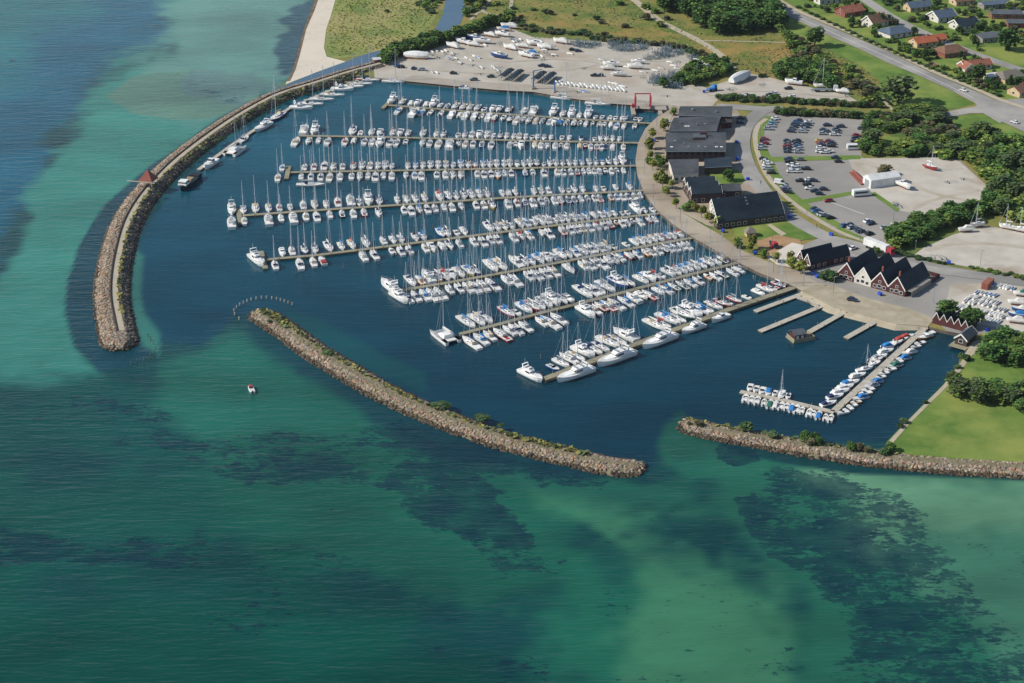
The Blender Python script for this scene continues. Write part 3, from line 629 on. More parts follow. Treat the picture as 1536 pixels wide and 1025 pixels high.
def deck_mesh(secs, ck0, ck1, ckw, L, depth=.4):
    """deck with a sunk cockpit between ck0 and ck1 (fractions of the length)"""
    d = MB(); fl = MB()
    ys = sorted(set([s[0] for s in secs]+[-L/2+ck0*L, -L/2+ck1*L]))
    def at(y):
        for a, b in zip(secs, secs[1:]):
            if a[0] <= y <= b[0]+1e-9:
                k = (y-a[0])/(b[0]-a[0]); return a[1]+(b[1]-a[1])*k, a[2]+(b[2]-a[2])*k
        return secs[-1][1], secs[-1][2]
    c0, c1 = -L/2+ck0*L, -L/2+ck1*L
    for a, b in zip(ys, ys[1:]):
        (ba, za), (bb, zb) = at(a), at(b); wa, wb = min(ckw, ba*.75), min(ckw, bb*.75)
        if c0-1e-6 <= a and b <= c1+1e-6:
            for s in (-1, 1):
                q = [(s*ba*.98, a, za+.02), (s*bb*.98, b, zb+.02), (s*wb, b, zb+.08), (s*wa, a, za+.08)]
                d.add(q, [(0, 1, 2, 3) if s < 0 else (3, 2, 1, 0)])
                q = [(s*wa, a, za+.08), (s*wb, b, zb+.08), (s*wb*.9, b, zb-depth), (s*wa*.9, a, za-depth)]
                d.add(q, [(0, 1, 2, 3)])
            fl.add([(-wa*.9, a, za-depth), (wa*.9, a, za-depth), (wb*.9, b, zb-depth), (-wb*.9, b, zb-depth)], [(0, 1, 2, 3)])
        else: d.add([(-ba*.98, a, za+.02), (ba*.98, a, za+.02), (bb*.98, b, zb+.02), (-bb*.98, b, zb+.02), (0, a, za+.1), (0, b, zb+.1)], [(0, 4, 5, 3), (4, 1, 2, 5)])
    for y in (c0, c1):
        b_, z_ = at(y); w_ = min(ckw, b_*.75); d.add([(-w_, y, z_+.08), (w_, y, z_+.08), (w_*.9, y, z_-depth), (-w_*.9, y, z_-depth)], [(0, 1, 2, 3)])
    return d, fl
def sail_parts(L, B, mastl, cover=True, hood=True):
    pr = []
    secs, hs = hull_secs(L, B, .82, .45, .55, .72, 9, .45)
    h = MB(); h.loft(hs, 0, True, True, closed=True); h.f = [f for f in h.f]; pr.append(('hull', h, ['gel'], None))
    st = MB()
    for s in (-1, 1):
        for a, b in zip(hs, hs[1:]):
            j = 1 if s < 0 else 6; k = 0 if s < 0 else 7
            pa, pb, pc, pd = [Vector(x) for x in (a[j], b[j], b[k], a[k])]
            q = [pa.lerp(pd, .62), pb.lerp(pc, .62), pb.lerp(pc, .85), pa.lerp(pd, .85)]
            st.add([(p.x+s*.02, p.y, p.z) for p in q], [(0, 1, 2, 3)])
    pr.append(('stripe', st, ['canvas_navy'], 'hull'))
    d, fl = deck_mesh(secs, .07, .33, B*.24, L); pr.append(('deck', d, ['deckgel'], None)); pr.append(('cockpit', fl, ['sole'], None))
    zc = .98; c = MB(); cb = B*.30
    yb, yf = -L*.165, L*.24
    c.loft([[(-cb, yb, zc-.15), (cb, yb, zc-.15), (cb*.85, yb, zc+.42), (-cb*.85, yb, zc+.42)], [(-cb*.95, 0, zc-.1), (cb*.95, 0, zc-.1), (cb*.8, 0, zc+.4), (-cb*.8, 0, zc+.4)], [(-cb*.5, yf, zc), (cb*.5, yf, zc), (cb*.4, yf-.3, zc+.22), (-cb*.4, yf-.3, zc+.22)]])
    pr.append(('cabin', c, ['gel'], None))
    wd = MB()
    for s in (-1, 1): wd.add([(s*(cb*.95+.01), yb+.4, zc+.08), (s*(cb*.9+.02), L*.1, zc+.06), (s*(cb*.78), L*.09, zc+.28), (s*(cb*.88+.01), yb+.4, zc+.32)], [(0, 1, 2, 3)])
    wd.box(-.25, .25, L*.12, L*.17, zc+.31, zc+.36); wd.box(-.3, .3, -L*.05, L*.0, zc+.41, zc+.46)
    pr.append(('window', wd, ['glass'], 'cabin'))
    ym = L*.08; zt = 1.3+mastl; m = MB(); m.tube((0, ym, .95), (0, ym, zt), .125, .085, 5); pr.append(('mast', m, ['mastal'], None))
    for f in (.42, .7): sp = MB(); sp.tube((-B*.32*(1.2-f), ym, 1.3+mastl*f), (B*.32*(1.2-f), ym, 1.3+mastl*f), .035, .035, 4); pr.append(('spreader', sp, ['mastal'], 'mast'))
    rg = MB(); rg.tube((0, L*.48, 1.1), (0, ym+.05, zt-.5), .07, .035, 4); rg.tube((0, -L*.49, 1.0), (0, ym, zt), .018, .018, 3)
    for s in (-1, 1): rg.tube((s*B*.42, ym-.1, .95), (s*.03, ym, zt-.6), .018, .018, 3)
    pr.append(('rigging', rg, ['rig'], 'mast'))
    bo = MB(); bo.tube((0, ym-.1, 2.35), (0, -L*.30, 2.45), .07, .06, 5); pr.append(('boom', bo, ['mastal'], None))
    if cover:
        cv = MB(); cv.loft([[(-.13, y, z), (.13, y, z), (.10, y, z+h_), (-.10, y, z+h_)] for y, z, h_ in ((ym-.15, 2.3, .62), (-L*.1, 2.4, .42), (-L*.29, 2.45, .25))]); pr.append(('sail_cover', cv, ['canvas_white'], 'boom'))
    if hood:
        hd = MB(); hb = B*.3
        hd.loft([[(-hb, -L*.10, zc+.3), (-hb*.8, -L*.10, zc+.55), (hb*.8, -L*.10, zc+.55), (hb, -L*.10, zc+.3)], [(-hb*1.05, -L*.17, zc+.25), (-hb*.9, -L*.17, zc+.95), (hb*.9, -L*.17, zc+.95), (hb*1.05, -L*.17, zc+.25)], [(-hb*1.05, -L*.2, zc+.3), (-hb*.9, -L*.2, zc+.98), (hb*.9, -L*.2, zc+.98), (hb*1.05, -L*.2, zc+.3)]])
        pr.append(('sprayhood', hd, ['canvas_navy'], None))
    rl = MB()
    for s in (-1, 1):
        prev = None
        for t in (.02, .25, .5, .75, .98):
            y = -L/2+t*L; b_ = [q for q in secs if q[0] >= y-1e-6][0]; p = (s*b_[1]*.95, y, b_[2]+.6)
            rl.tube((p[0], p[1], b_[2]), p, .02, .02, 3)
            if prev: rl.tube(prev, p, .018, .018, 3)
            prev = p
    pr.append(('guard_rail', rl, ['rig'], None))
    return pr
def motor_parts(L, B, style):
    pr = []
    fb = .8 if L < 8 else 1.25 if L < 13 else 1.7
    secs, hs = hull_secs(L, B, fb, .35, .62, .93, 9, .5 if L < 8 else .9)
    h = MB(); h.loft(hs, 0); pr.append(('hull', h, ['gel'], None))
    if style == 'open':
        d, fl = deck_mesh(secs, .08, .62, B*.34, L, .45); pr += [('deck', d, ['deckgel'], None), ('cockpit', fl, ['sole'], None)]
        ws = MB(); ws.loft([[(-B*.36, L*.08, fb+.05), (B*.36, L*.08, fb+.05)], [(-B*.28, -L*.0, fb+.65), (B*.28, -L*.0, fb+.65)]], closed=False, cap0=False, cap1=False); ws.add([(-B*.4, -L*.1, fb), (-B*.37, L*.07, fb+.05), (-B*.28, 0, fb+.62)], [(0, 1, 2)]); ws.add([(B*.4, -L*.1, fb), (B*.37, L*.07, fb+.05), (B*.28, 0, fb+.62)], [(0, 1, 2)])
        pr.append(('windscreen', ws, ['glass'], None))
        for bx in ((-B*.3, B*.3, -L*.38, -L*.30, fb-.4, fb+.05), (-B*.28, -B*.06, -L*.15, -L*.08, fb-.4, fb+.2), (B*.06, B*.28, -L*.15, -L*.08, fb-.4, fb+.2)): pr.append(('seat', MB().box(*bx), ['canvas_white'], None))
        e = MB(); e.box(-.22, .22, -L*.56, -L*.49, .1, fb+.5, 0, .04, .05); pr.append(('outboard_engine', e, ['canvas_black'], None)); return pr
    if style == 'covered':
        d, fl = deck_mesh(secs, .08, .5, B*.34, L, .4); pr += [('deck', d, ['deckgel'], None), ('cockpit', fl, ['sole'], None)]
        cv = MB(); cv.loft([[(-B*.4, y, fb+.05), (-B*.3, y, fb+z), (B*.3, y, fb+z), (B*.4, y, fb+.05)] for y, z in ((-L*.46, .25), (-L*.3, .95), (-L*.02, 1.15), (L*.14, .25))])
        pr.append(('tarpaulin', cv, ['canvas_blue'], None)); e = MB(); e.box(-.22, .22, -L*.56, -L*.49, .1, fb+.45, 0, .04, .05); pr.append(('outboard_engine', e, ['canvas_black'], None)); return pr
    d, fl = deck_mesh(secs, .06, .34, B*.36, L, .5); pr += [('deck', d, ['deckgel'], None), ('cockpit', fl, ['teak'], None)]
    cb = B*.38; z0 = fb+.05; y0, y1, y2 = -L*.16, L*.10, L*.30; ch = .75 if L < 8 else 1.15
    c = MB()
    c.loft([[(-cb, y0, z0), (cb, y0, z0), (cb*.86, y0+.1, z0+ch), (-cb*.86, y0+.1, z0+ch)], [(-cb*.98, y1*.4, z0), (cb*.98, y1*.4, z0), (cb*.8, y1*.2, z0+ch*1.02), (-cb*.8, y1*.2, z0+ch*1.02)], [(-cb*.86, y1+L*.06, z0+.1), (cb*.86, y1+L*.06, z0+.1), (cb*.74, y1-L*.03, z0+ch*.45), (-cb*.74, y1-L*.03, z0+ch*.45)], [(-cb*.45, y2, z0+.2), (cb*.45, y2, z0+.2), (cb*.4, y2-.2, z0+.35), (-cb*.4, y2-.2, z0+.35)]])
    pr.append(('cabin', c, ['gel'], None))
    wd = MB()
    wd.add([(-cb*.76, y1*.62+.0, z0+ch*.62), (cb*.76, y1*.62, z0+ch*.62), (cb*.76, y1*.25, z0+ch*.98), (-cb*.76, y1*.25, z0+ch*.98)], [(0, 1, 2, 3)])
    wd.v = [(x, y+.06, z+.06) for x, y, z in wd.v]
    for s in (-1, 1): wd.add([(s*(cb*.95+.03), y0+.25, z0+ch*.38), (s*(cb*.94+.02), y1*.5, z0+ch*.36), (s*(cb*.84+.03), y1*.2, z0+ch*.85), (s*(cb*.88+.03), y0+.25, z0+ch*.88)], [(0, 1, 2, 3)])
    pr.append(('window', wd, ['glass'], 'cabin'))
    if style == 'canopy':
        cv = MB(); cv.loft([[(-cb, y, fb+.1), (-cb*.86, y, fb+z), (cb*.86, y, fb+z), (cb, y, fb+.1)] for y, z in ((-L*.44, .5), (-L*.38, ch+.1), (-L*.17, ch+.2))]); pr.append(('canopy', cv, ['canvas_navy'], None))
    if style == 'fly':
        f = MB(); f.loft([[(-cb*.85, y0+.2-L*.12, z0+ch+.02), (cb*.85, y0+.2-L*.12, z0+ch+.02), (cb*.9, y0-L*.14, z0+ch+.5), (-cb*.9, y0-L*.14, z0+ch+.5)], [(-cb*.8, 0, z0+ch+.05), (cb*.8, 0, z0+ch+.05), (cb*.8, -.1, z0+ch+.55), (-cb*.8, -.1, z0+ch+.55)], [(-cb*.6, L*.07, z0+ch*.95), (cb*.6, L*.07, z0+ch*.95), (cb*.5, L*.04, z0+ch+.35), (-cb*.5, L*.04, z0+ch+.35)]])
        pr.append(('flybridge', f, ['gel'], None))
        pr.append(('seat', MB().box(-cb*.6, cb*.6, -L*.22, -L*.17, z0+ch+.5, z0+ch+.8), ['canvas_grey'], 'flybridge')); pr.append(('helm_console', MB().box(-cb*.5, cb*.5, -L*.04, -L*.01, z0+ch+.5, z0+ch+.95), ['canvas_grey'], 'flybridge'))
        a = MB()
        for s in (-1, 1): a.loft([[(s*cb*.9, -L*.26, z0+ch), (s*cb*.9+.1*s, -L*.26, z0+ch), (s*cb*.9+.1*s, -L*.22, z0+ch), (s*cb*.9, -L*.22, z0+ch)], [(s*cb*.75, -L*.30, z0+ch+1.5), (s*cb*.75+.1*s, -L*.30, z0+ch+1.5), (s*cb*.75+.1*s, -L*.27, z0+ch+1.5), (s*cb*.75, -L*.27, z0+ch+1.5)]])
        a.box(-cb*.85, cb*.85, -L*.31, -L*.265, z0+ch+1.45, z0+ch+1.6); a.tube((0, -L*.29, z0+ch+1.6), (0, -L*.3, z0+ch+3.4), .05, .03, 4); pr.append(('radar_arch', a, ['gel'], None))
    rl = MB()
    for s in (-1, 1):
        prev = None
        for k in (4, 5, 6, 7, 8):
            q = secs[k]; p = (s*q[1]*.93, q[0]-(.15 if k == 8 else 0), q[2]+.65); rl.tube((p[0], p[1], q[2]), p, .02, .02, 3)
            if prev: rl.tube(prev, p, .02, .02, 3)
            prev = p
    pr.append(('guard_rail', rl, ['rig'], None))
    return pr
def proto(name, pr, cat):
    root = empty(name, (0, 0, -500), 0, 'boat', cat); sub = {}
    for n, mb, mats, par in pr:
        o = part(mb, n, mats, sub.get(par, root) if par else root); sub.setdefault(n, o)
    return root
SAILP = [(7.6, 2.5, 9.6), (8.4, 2.7, 11.2), (9.3, 2.9, 12.6), (10.4, 3.15, 14.0), (12.2, 3.6, 16.2)]
SP = [sail_parts(*a, cover=True, hood=(i != 0)) for i, a in enumerate(SAILP)]
SR = [proto('sailboat', p, 'sailboat') for p in SP]
MOTP = [(6.2, 2.3, 'open'), (6.8, 2.4, 'covered'), (7.6, 2.6, 'canopy'), (8.8, 2.9, 'cabin'), (11.5, 3.7, 'fly'), (17.0, 4.7, 'fly'), (5.2, 2.0, 'open')]
MP = [motor_parts(*a) for a in MOTP]
MR = [proto('motor_yacht' if a[2] == 'fly' else 'motorboat', p, 'motor yacht' if a[2] == 'fly' else 'motorboat') for a, p in zip(MOTP, MP)]
rnd = random.Random(42)
HCOL = {'b': ('hull_blue', 'blue'), 'r': ('hull_red', 'red'), 'o': ('hull_orange', 'orange'), 'y': ('hull_yellow', 'yellow'), 'k': ('hull_dark', 'dark'), 'g': ('hull_green', 'dark green'), 't': ('hull_wood', 'varnished wooden')}
CCOL = [('canvas_white', 'white', 9), ('canvas_navy', 'navy', 3), ('canvas_blue', 'blue', 1.2), ('canvas_grey', 'grey', 4), ('canvas_tan', 'tan', 1), ('canvas_red', 'red', 1), ('canvas_black', 'black', 1)]
def pick(): 
    t = rnd.uniform(0, sum(c[2] for c in CCOL))
    for c in CCOL:
        t -= c[2]
        if t <= 0: return c
    return CCOL[0]
STUFF = {}; FARSAIL = MB(); FARM = []; NSAIL = [0]; BOATS = []
def farmat(n):
    if n not in FARM: FARM.append(n)
    return FARM.index(n)
def ordn(n): return '%d%s' % (n, 'th' if 10 <= n % 100 <= 20 else {1: 'st', 2: 'nd', 3: 'rd'}.get(n % 10, 'th'))
def place(kind, idx, pos, rz, hull, cc, where, group, sc=1.0, far=False):
    """kind s/m; hull a letter or None"""
    swap = {}; desc = 'white'
    if hull: swap['gel'] = HCOL[hull][0]; desc = HCOL[hull][1]+'-hulled'
    if hull:
        pass
    if kind == 's':
        swap['canvas_white'] = cc[0]; hd = cc[0] if cc[0] != 'canvas_white' else 'canvas_navy'
        if rnd.random() < .5: hd = rnd.choice(['canvas_white', 'canvas_grey', 'canvas_tan'])
        swap['canvas_navy'] = hd
        if not far:
            lab = '%s sailboat, %s sail cover, %s' % (desc, cc[1], where)
            o = copy_tree(SR[idx], pos, rz, sc, lab, group, swap_hull(swap)); NSAIL[0] += 1; return o
        T = Matrix.Translation(pos) @ Matrix.Rotation(rz, 4, 'Z') @ Matrix.Diagonal((sc, sc, sc, 1))
        for n, mb, mats, par in SP[idx]:
            mm = mats[0]
            if n == 'hull' and hull: mm = HCOL[hull][0]
            elif mm in swap and mm != 'gel': mm = swap[mm]
            FARSAIL.merge(mb, T, farmat(mm))
        return None
    typ = MOTP[idx][2]; swap['canvas_blue'] = cc[0] if cc[0] != 'canvas_black' else 'canvas_navy'; cn = cc[1] if cc[0] != 'canvas_black' else 'navy'
    swap['canvas_navy'] = swap['canvas_blue']
    lab = {'open': '%s open motorboat' % desc, 'covered': '%s motorboat under %s tarpaulin' % (desc, cn), 'canopy': '%s motorboat with %s canopy' % (desc, cn), 'cabin': '%s cabin motorboat' % desc, 'fly': '%s motor yacht with flybridge' % desc}[typ]
    return copy_tree(MR[idx], pos, rz, sc, lab+', '+where, group, swap_hull(swap))
def swap_hull(sw):
    return sw
_old_copy = copy_tree
def copy_tree(o, loc, rz, scale=None, label=None, group=None, swap=None):
    # the hull colour changes on the hull only; cabins and flybridges stay white
    def rec(src, par, depth):
        c = src.copy(); COL.objects.link(c)
        if par is not None: c.parent = par
        if swap and src.type == 'MESH':
            for i, s in enumerate(c.material_slots):
                nm = src.material_slots[i].material.name
                if nm == 'gel' and not src.name.startswith('hull'): continue
                if nm in swap: s.link = 'OBJECT'; s.material = M[swap[nm]]
        ch = KID.get(src.name, [])
        if ch: KID[c.name] = [rec(k, c, depth+1) for k in ch]
        return c
    c = rec(o, None, 0); c.location = loc; c.rotation_euler = (0, 0, rz)
    if scale is not None: c.scale = scale if hasattr(scale, '__len__') else (scale,)*3
    if label: c['label'] = label
    if group: c['group'] = group
    return c
def row(line, side, txt, where, far=False, psail=1.0, big=0, gap=.9, bowin=.85, order=-1):
    """boats berthed square to a pontoon; each number is the pixel column of a hull's middle"""
    wp = [P(a, b, 0) for a, b in line]; pu = [a for a, b in line]
    items = []
    for t in txt.split():
        num = t; fl = ''
        while num[-1].isalpha(): fl = num[-1]+fl; num = num[:-1]
        items.append((float(num), fl))
    items.sort(key=lambda q: -q[0])       # from the shore (right) outwards
    for n, (u, fl) in enumerate(items):
        k = 's' if rnd.random() < psail else 'm'
        if 'm' in fl or 'M' in fl or 'Y' in fl: k = 'm'
        if 's' in fl: k = 's'
        hull = next((c for c in fl if c in HCOL), None); cc = pick()
        if 'B' in fl: cc = CCOL[2]
        if 'R' in fl: cc = CCOL[5]
        if 'N' in fl: cc = CCOL[1]
        if not hull and rnd.random() < .04: hull = 'b'
        if k == 's': idx = rnd.choice([0, 1, 1, 2, 2, 3] if not big else [1, 2, 3, 3, 4][:5])
        else: idx = 4 if 'M' in fl else 5 if 'Y' in fl else rnd.choice([0, 1, 2, 2, 3, 3])
        if 'L' in fl: idx = 4 if k == 's' else 4
        if big is not None and 'L' not in fl and 'M' not in fl and 'Y' not in fl:
            if n < len(items)*.35: idx = rnd.choice([0, 0, 1, 1, 2]) if k == 's' else rnd.choice([0, 0, 1, 2, 6])
        L = (SAILP if k == 's' else MOTP)[idx][0]; sc = rnd.uniform(.94, 1.05)*(.9 if n < len(items)*.25 else 1)
        ru = u
        for _ in range(6):
            i = 0
            while i < len(pu)-2 and pu[i+1] < ru: i += 1
            t = (ru-pu[i])/(pu[i+1]-pu[i]); q = wp[i].lerp(wp[i+1], t); d = (wp[i+1]-wp[i]).normalized()
            nn = Vector((-d.y, d.x, 0))*side; c = q+nn*(gap+1.2+L*sc/2); ru += u-PX(c.x, c.y)[0]
        ang = math.atan2(-nn.y, -nn.x)-math.pi/2         # bow towards the pontoon
        if rnd.random() > bowin: ang += math.pi
        ang += rnd.uniform(-.03, .03)
        place(k, idx, (c.x, c.y, 0), ang, hull, cc, '%s from shore, %s' % (ordn(n+1), where), 'boats berthed along the %s' % ('pontoons'), sc, far)
# --- far rows (the sailboats of these rows are one mass of masts; their motorboats stay single)
row(PL[0], 1, '588M 603 616m 626 639m 650M 660 671m 683 694.6 704.7 716 726 739m 749 763k 786 801M 830M 844 857M 869 882M 893m 903mB 915m 923 933 938 953m 960m', 'upper side of first pontoon', True, .75)
row(PL[0], -1, '598 621.5M 633 646 662m 678 690m 699 712m 722.6 733m 742r 755 765k 775 784 793 804 814 825m 832m 841mB 850 861k 870m 879 889 899m 906m 916m 925 936 952m', 'lower side of first pontoon', True, .6)
row(PL[1], 1, '456.6L 472M 529L 541 557.6 570 589 600.5m 612 634.5 654.5 665 687m 697 708 719m 730.5 740 750 760B 770.6 779 788.6 798m 806 816.5 826.5 843m 854 871.7m 891.7 901 909.6 919 929', 'upper side of second pontoon', True, .9)
row(PL[1], -1, '443.7L 463 478 491.7 517.5 531 547 558 570M 585 595 608.7 633.8 644.5 658 674.6L 688 698 709.7 723b 737 765m 773m 782m 802 811 821m 833 841.6mB 850 869.5 878r 886 895r 902.5 909 919m 935', 'lower side of second pontoon', True, .85)
row(PL[2], 1, '423.6 457N 471 486.7 500 514N 530R 543 555 567 578 588 612 623.5 634.6 645.8 657.5R 669 680 691.5 702.6 713o 725 735 745 756.5 765 776m 786 795 805k 816m 825 834 844 854 863 873B 884 894 904mB 913k 924 934M', 'upper side of third pontoon', True, 1)
row(PL[2], -1, '417 452 466.6 481 494.5 510 527.5 539.7 552 563 575 587.7 609 622 632 655 668 679 691.5B 716 726 736.6 747o 756.5 767 787.6b 799m 816 836 845 856 866r 875 883.5 891 899m 908m 917 925m 935', 'lower side of third pontoon', True, 1)
# --- nearer rows, boat by boat
row(PL[3], 1, '348M 365 383.4 403 419R 435.4N 455 472 489.6 507 526M 539 553M 569 596 609.5 623 637 659.6R 672.5 684.7 696 707 719B 730.5 753.5 763m 773 801 812 822.6 843 853m 861.5 874 894B 905.7m 923.7 944B', 'upper side of fourth pontoon', False, 1)
row(PL[3], -1, '347.6M 366.6 403M 421.5 440M 459 475 494.7 513k 530 546r 568 606 617 629 641 652.5 666 678 692 714 726 738y 762 775.4 787.4 799.4 811.4 819.6B 831.6 841.3r 852 861 871B 881m 891.5 899.7r 916o 925B 934 942 952B 960', 'lower side of fourth pontoon', False, .97)
row(PL[4], 1, '423.7m 438N 457 472.7 493 512 527.6 549 575 589.4 601.6 623 634.6 661B 670 685.4 696 733.4 746 756 766.5 780 789B 801 811 820 831.6N 841 850 861 870 879.5B 891.7 902 911.7B 921.6B 934m 942m 955M 966m 979.6m', 'upper side of fifth pontoon', False, .97)
row(PL[4], -1, '412.7 450 470 483.7m 545 561.5 588m 601 613.8 638 648m 662.5 674 689 710.5 724 735.6 746 770 781.4R 793.4 813m 823.4 843.6r 855.5 864.5 873.5y 885B 895 905.8 915r 924.5o 932.8 941 949m 959.7B 973.8r 982B', 'lower side of fifth pontoon', False, .95)
row(PL[5], 1, '616 630oB 642M 655.7o 666.8R 677 689B 703y 713.6 737B 750 773.6 785 796B 808 820 831m 841B 850N 862B 873 882 891 900 909 921B 940m 951.5 961B 971 979.6 989 999.6Br 1009 1019.5Rm', 'upper side of sixth pontoon', False, .97, 1)
row(PL[5], -1, '611 624N 637B 648.5 660 674 688 702 712 724 738.4N 759.7N 771.7 792.7 804.7 817.4 830 853.6 874.5 883.5 892 902 911.7 921 930.4B 943r 956B 968.5o 977 986.7 996k 1004B 1012.5 1022 1030', 'lower side of sixth pontoon', False, .97, 1)
row(PL[6], 1, '700L 716 728 760.7r 775m 786.5B 798r 809N 817.6 829M 840N 852.8m 875N 886.8 898.5B 909 928M 940.7B 961.8 973.5m 982 992m 1003 1013R 1022B 1031B 1041 1052B 1062 1073 1083k', 'upper side of seventh pontoon', False, .97, 1)
row(PL[6], -1, '706.8 721B 734 752.5r 764 773.6 787.7 811.7B 824.6N 837.5N 879.7M 890 901r 912.5r 924N 938B 950m 962m 974r 988B 998.7B 1010.4g 1023g 1035 1046.8 1062oB 1072.5 1083g 1098 1108', 'lower side of seventh pontoon', False, .95, 1)
row(PL[7], 1, '830 842 853 864 876L 889N 901 913 925N 937L 948N 983L 993 1003B 1014 1025g 1036M 1047B 1058 1071N 1083r 1092m 1102r 1121m 1138m 1148R 1158m 1168r', 'upper side of eighth pontoon', False, .85, 1)
# ends of pontoons and boats lying alongside
GR = 'boats berthed along the pontoons'
def lone(kind, idx, u, v, u2, v2, hull, cc, label, sc=1.0, group=None, z=0.0):
    """boat lying with its bow pointing from (u,v) towards (u2,v2)"""
    a = P(u, v, z); b = P(u2, v2, z); d = b-a; rz = math.atan2(d.y, d.x)-math.pi/2
    o = place(kind, idx, (a.x, a.y, z), rz, hull, cc, 'x', group, sc); o['label'] = label; return o
lone('m', 4, 585, 433, 573, 424, None, CCOL[1], 'large white motor yacht moored across the outer end of the sixth pontoon', 1.15)
lone('m', 4, 600, 449, 612, 457, None, CCOL[1], 'white motor yacht just below the outer end of the sixth pontoon', 1.0)
lone('m', 4, 797, 566, 812, 574, None, CCOL[1], 'white motor yacht lying across the outer end of the eighth pontoon', 1.0)
lone('m', 5, 862, 565, 840, 573, None, CCOL[0], 'big white motor yacht alongside the eighth pontoon, nearest its outer end', .92)
lone('m', 5, 923, 541, 900, 550, None, CCOL[0], 'biggest white motor yacht alongside the eighth pontoon, second from its outer end', 1.0)
lone('m', 5, 988, 515, 966, 524, None, CCOL[0], 'big white motor yacht alongside the eighth pontoon, third from its outer end', .95)
lone('m', 4, 1039, 496, 1026, 501, None, CCOL[1], 'white motor yacht with dark cockpit cover alongside the middle of the eighth pontoon', .95)
lone('m', 3, 1080, 480, 1070, 484, None, CCOL[1], 'small white boat alongside the eighth pontoon, nearest the shore', 1.0)
lone('m', 4, 386, 393, 396, 402, None, CCOL[5], 'white motor yacht at the outer end of the fifth pontoon', 1.1)
lone('s', 4, 466, 279, 478, 279, None, CCOL[0], 'white yacht lying sideways behind other boats near the end of the third pontoon', 1.0)
lone('s', 3, 1170, 432, 1180, 428, 'r', CCOL[0], 'red striped white boat on the eighth pontoon, closest to the promenade', .8)
# catamarans
def catamaran(u, v, u2, v2, label, sc=1.0):
    a = P(u, v, 0); b = P(u2, v2, 0); rz = math.atan2(b.y-a.y, b.x-a.x)-math.pi/2
    r = empty('catamaran', a, rz, label, 'catamaran'); r.scale = (sc,)*3
    for s in (-1, 1):
        secs, hs = hull_secs(12.5, 1.7, 1.3, .4, .6, .8); h = MB(); h.loft([[(x+s*2.5, y, z) for x, y, z in q] for q in hs]); h.add([(x+s*2.5, y, z) for y, b_, z, f in secs for x in (-b_*.97, b_*.97)], [(2*i, 2*i+1, 2*i+3, 2*i+2) for i in range(len(secs)-1)]); part(h, 'hull', ['gel'], r)
    d = MB(); d.box(-2.2, 2.2, -5.6, 2.2, .9, 1.28); part(d, 'bridge_deck', ['deckgel'], r)
    n = MB(); n.box(-1.9, 1.9, 2.25, 4.8, 1.1, 1.16); part(n, 'trampoline_net', ['canvas_grey'], r)
    c = MB(); c.loft([[(-2, -3.2, 1.28), (2, -3.2, 1.28), (1.8, -3.1, 2.5), (-1.8, -3.1, 2.5)], [(-2, .6, 1.28), (2, .6, 1.28), (1.7, 0, 2.45), (-1.7, 0, 2.45)], [(-1.6, 2, 1.28), (1.6, 2, 1.28), (1.3, 1.6, 1.6), (-1.3, 1.6, 1.6)]]); cb_ = part(c, 'cabin', ['gel'], r)
    w_ = MB(); w_.add([(-1.55, 1.9, 1.62), (1.55, 1.9, 1.62), (1.6, .45, 2.35), (-1.6, .45, 2.35)], [(0, 1, 2, 3)]); w_.v = [(x, y+.1, z+.1) for x, y, z in w_.v]; part(w_, 'window', ['glass'], cb_)
    m = MB(); m.tube((0, .8, 2.4), (0, .8, 18), .14, .09, 5); part(m, 'mast', ['mastal'], r)
    g = MB(); g.tube((0, 5.8, 1.3), (0, .9, 16.5), .08, .04, 4); g.tube((-3, -1, 1.3), (0, .8, 17), .02, .02, 3); g.tube((3, -1, 1.3), (0, .8, 17), .02, .02, 3); part(g, 'rigging', ['rig'], r)
    bm = MB(); bm.tube((0, .7, 3.6), (0, -4.6, 3.7), .1, .08, 5); bm.box(-.2, .2, -4.4, .5, 3.75, 4.2); part(bm, 'boom', ['canvas_white'], r)
catamaran(667, 507, 655, 498, 'big white catamaran at the outer end of the seventh pontoon')
catamaran(353, 228, 366, 219, 'white catamaran moored along the inside of the curved breakwater', 1.0)
# along the curved breakwater
lone('m', 3, 316, 249, 304, 258, None, CCOL[0], 'white motorboat on the breakwater walkway beside the black ship', 1.3)
lone('s', 2, 366, 211, 376, 204, None, CCOL[0], 'white sailboat behind the catamaran on the curved breakwater walkway')
lone('m', 5, 394, 193, 378, 202, None, CCOL[0], 'large white motor yacht on the curved breakwater walkway', .82)
lone('s', 4, 416, 177, 404, 185, 'b', CCOL[4], 'big blue-hulled yacht with tan deck on the curved breakwater walkway', 1.2)
for i, (u, v) in enumerate(((452, 164), (467, 157.5), (483, 150.5), (499, 144), (514, 136), (528, 131), (541, 127), (552, 121.5))):
    lone('s' if i not in (0, 4) else 'm', 4 if i not in (0, 4) else 4, u, v, u+13, v+.5, None, pick(), 'white boat berthed bow out at the breakwater walkway, %s of eight from the left' % ORD[i], 1.0, GR)
# along the yard quay
lone('s', 4, 591, 124, 607, 125, None, CCOL[0], 'white yacht lying along the quay at the top left of the basin', 1.0)
lone('s', 4, 846, 149, 864, 151, None, CCOL[0], 'long white yacht along the yard quay beside the blue crane', 1.1)
lone('s', 4, 898, 157.5, 918, 159, None, CCOL[0], 'long white yacht along the yard quay near the red boat lift', 1.1)
lone('m', 2, 700, 134, 710, 135, None, CCOL[1], 'small white motorboat moored to the yard quay below the parked van', 1.0)
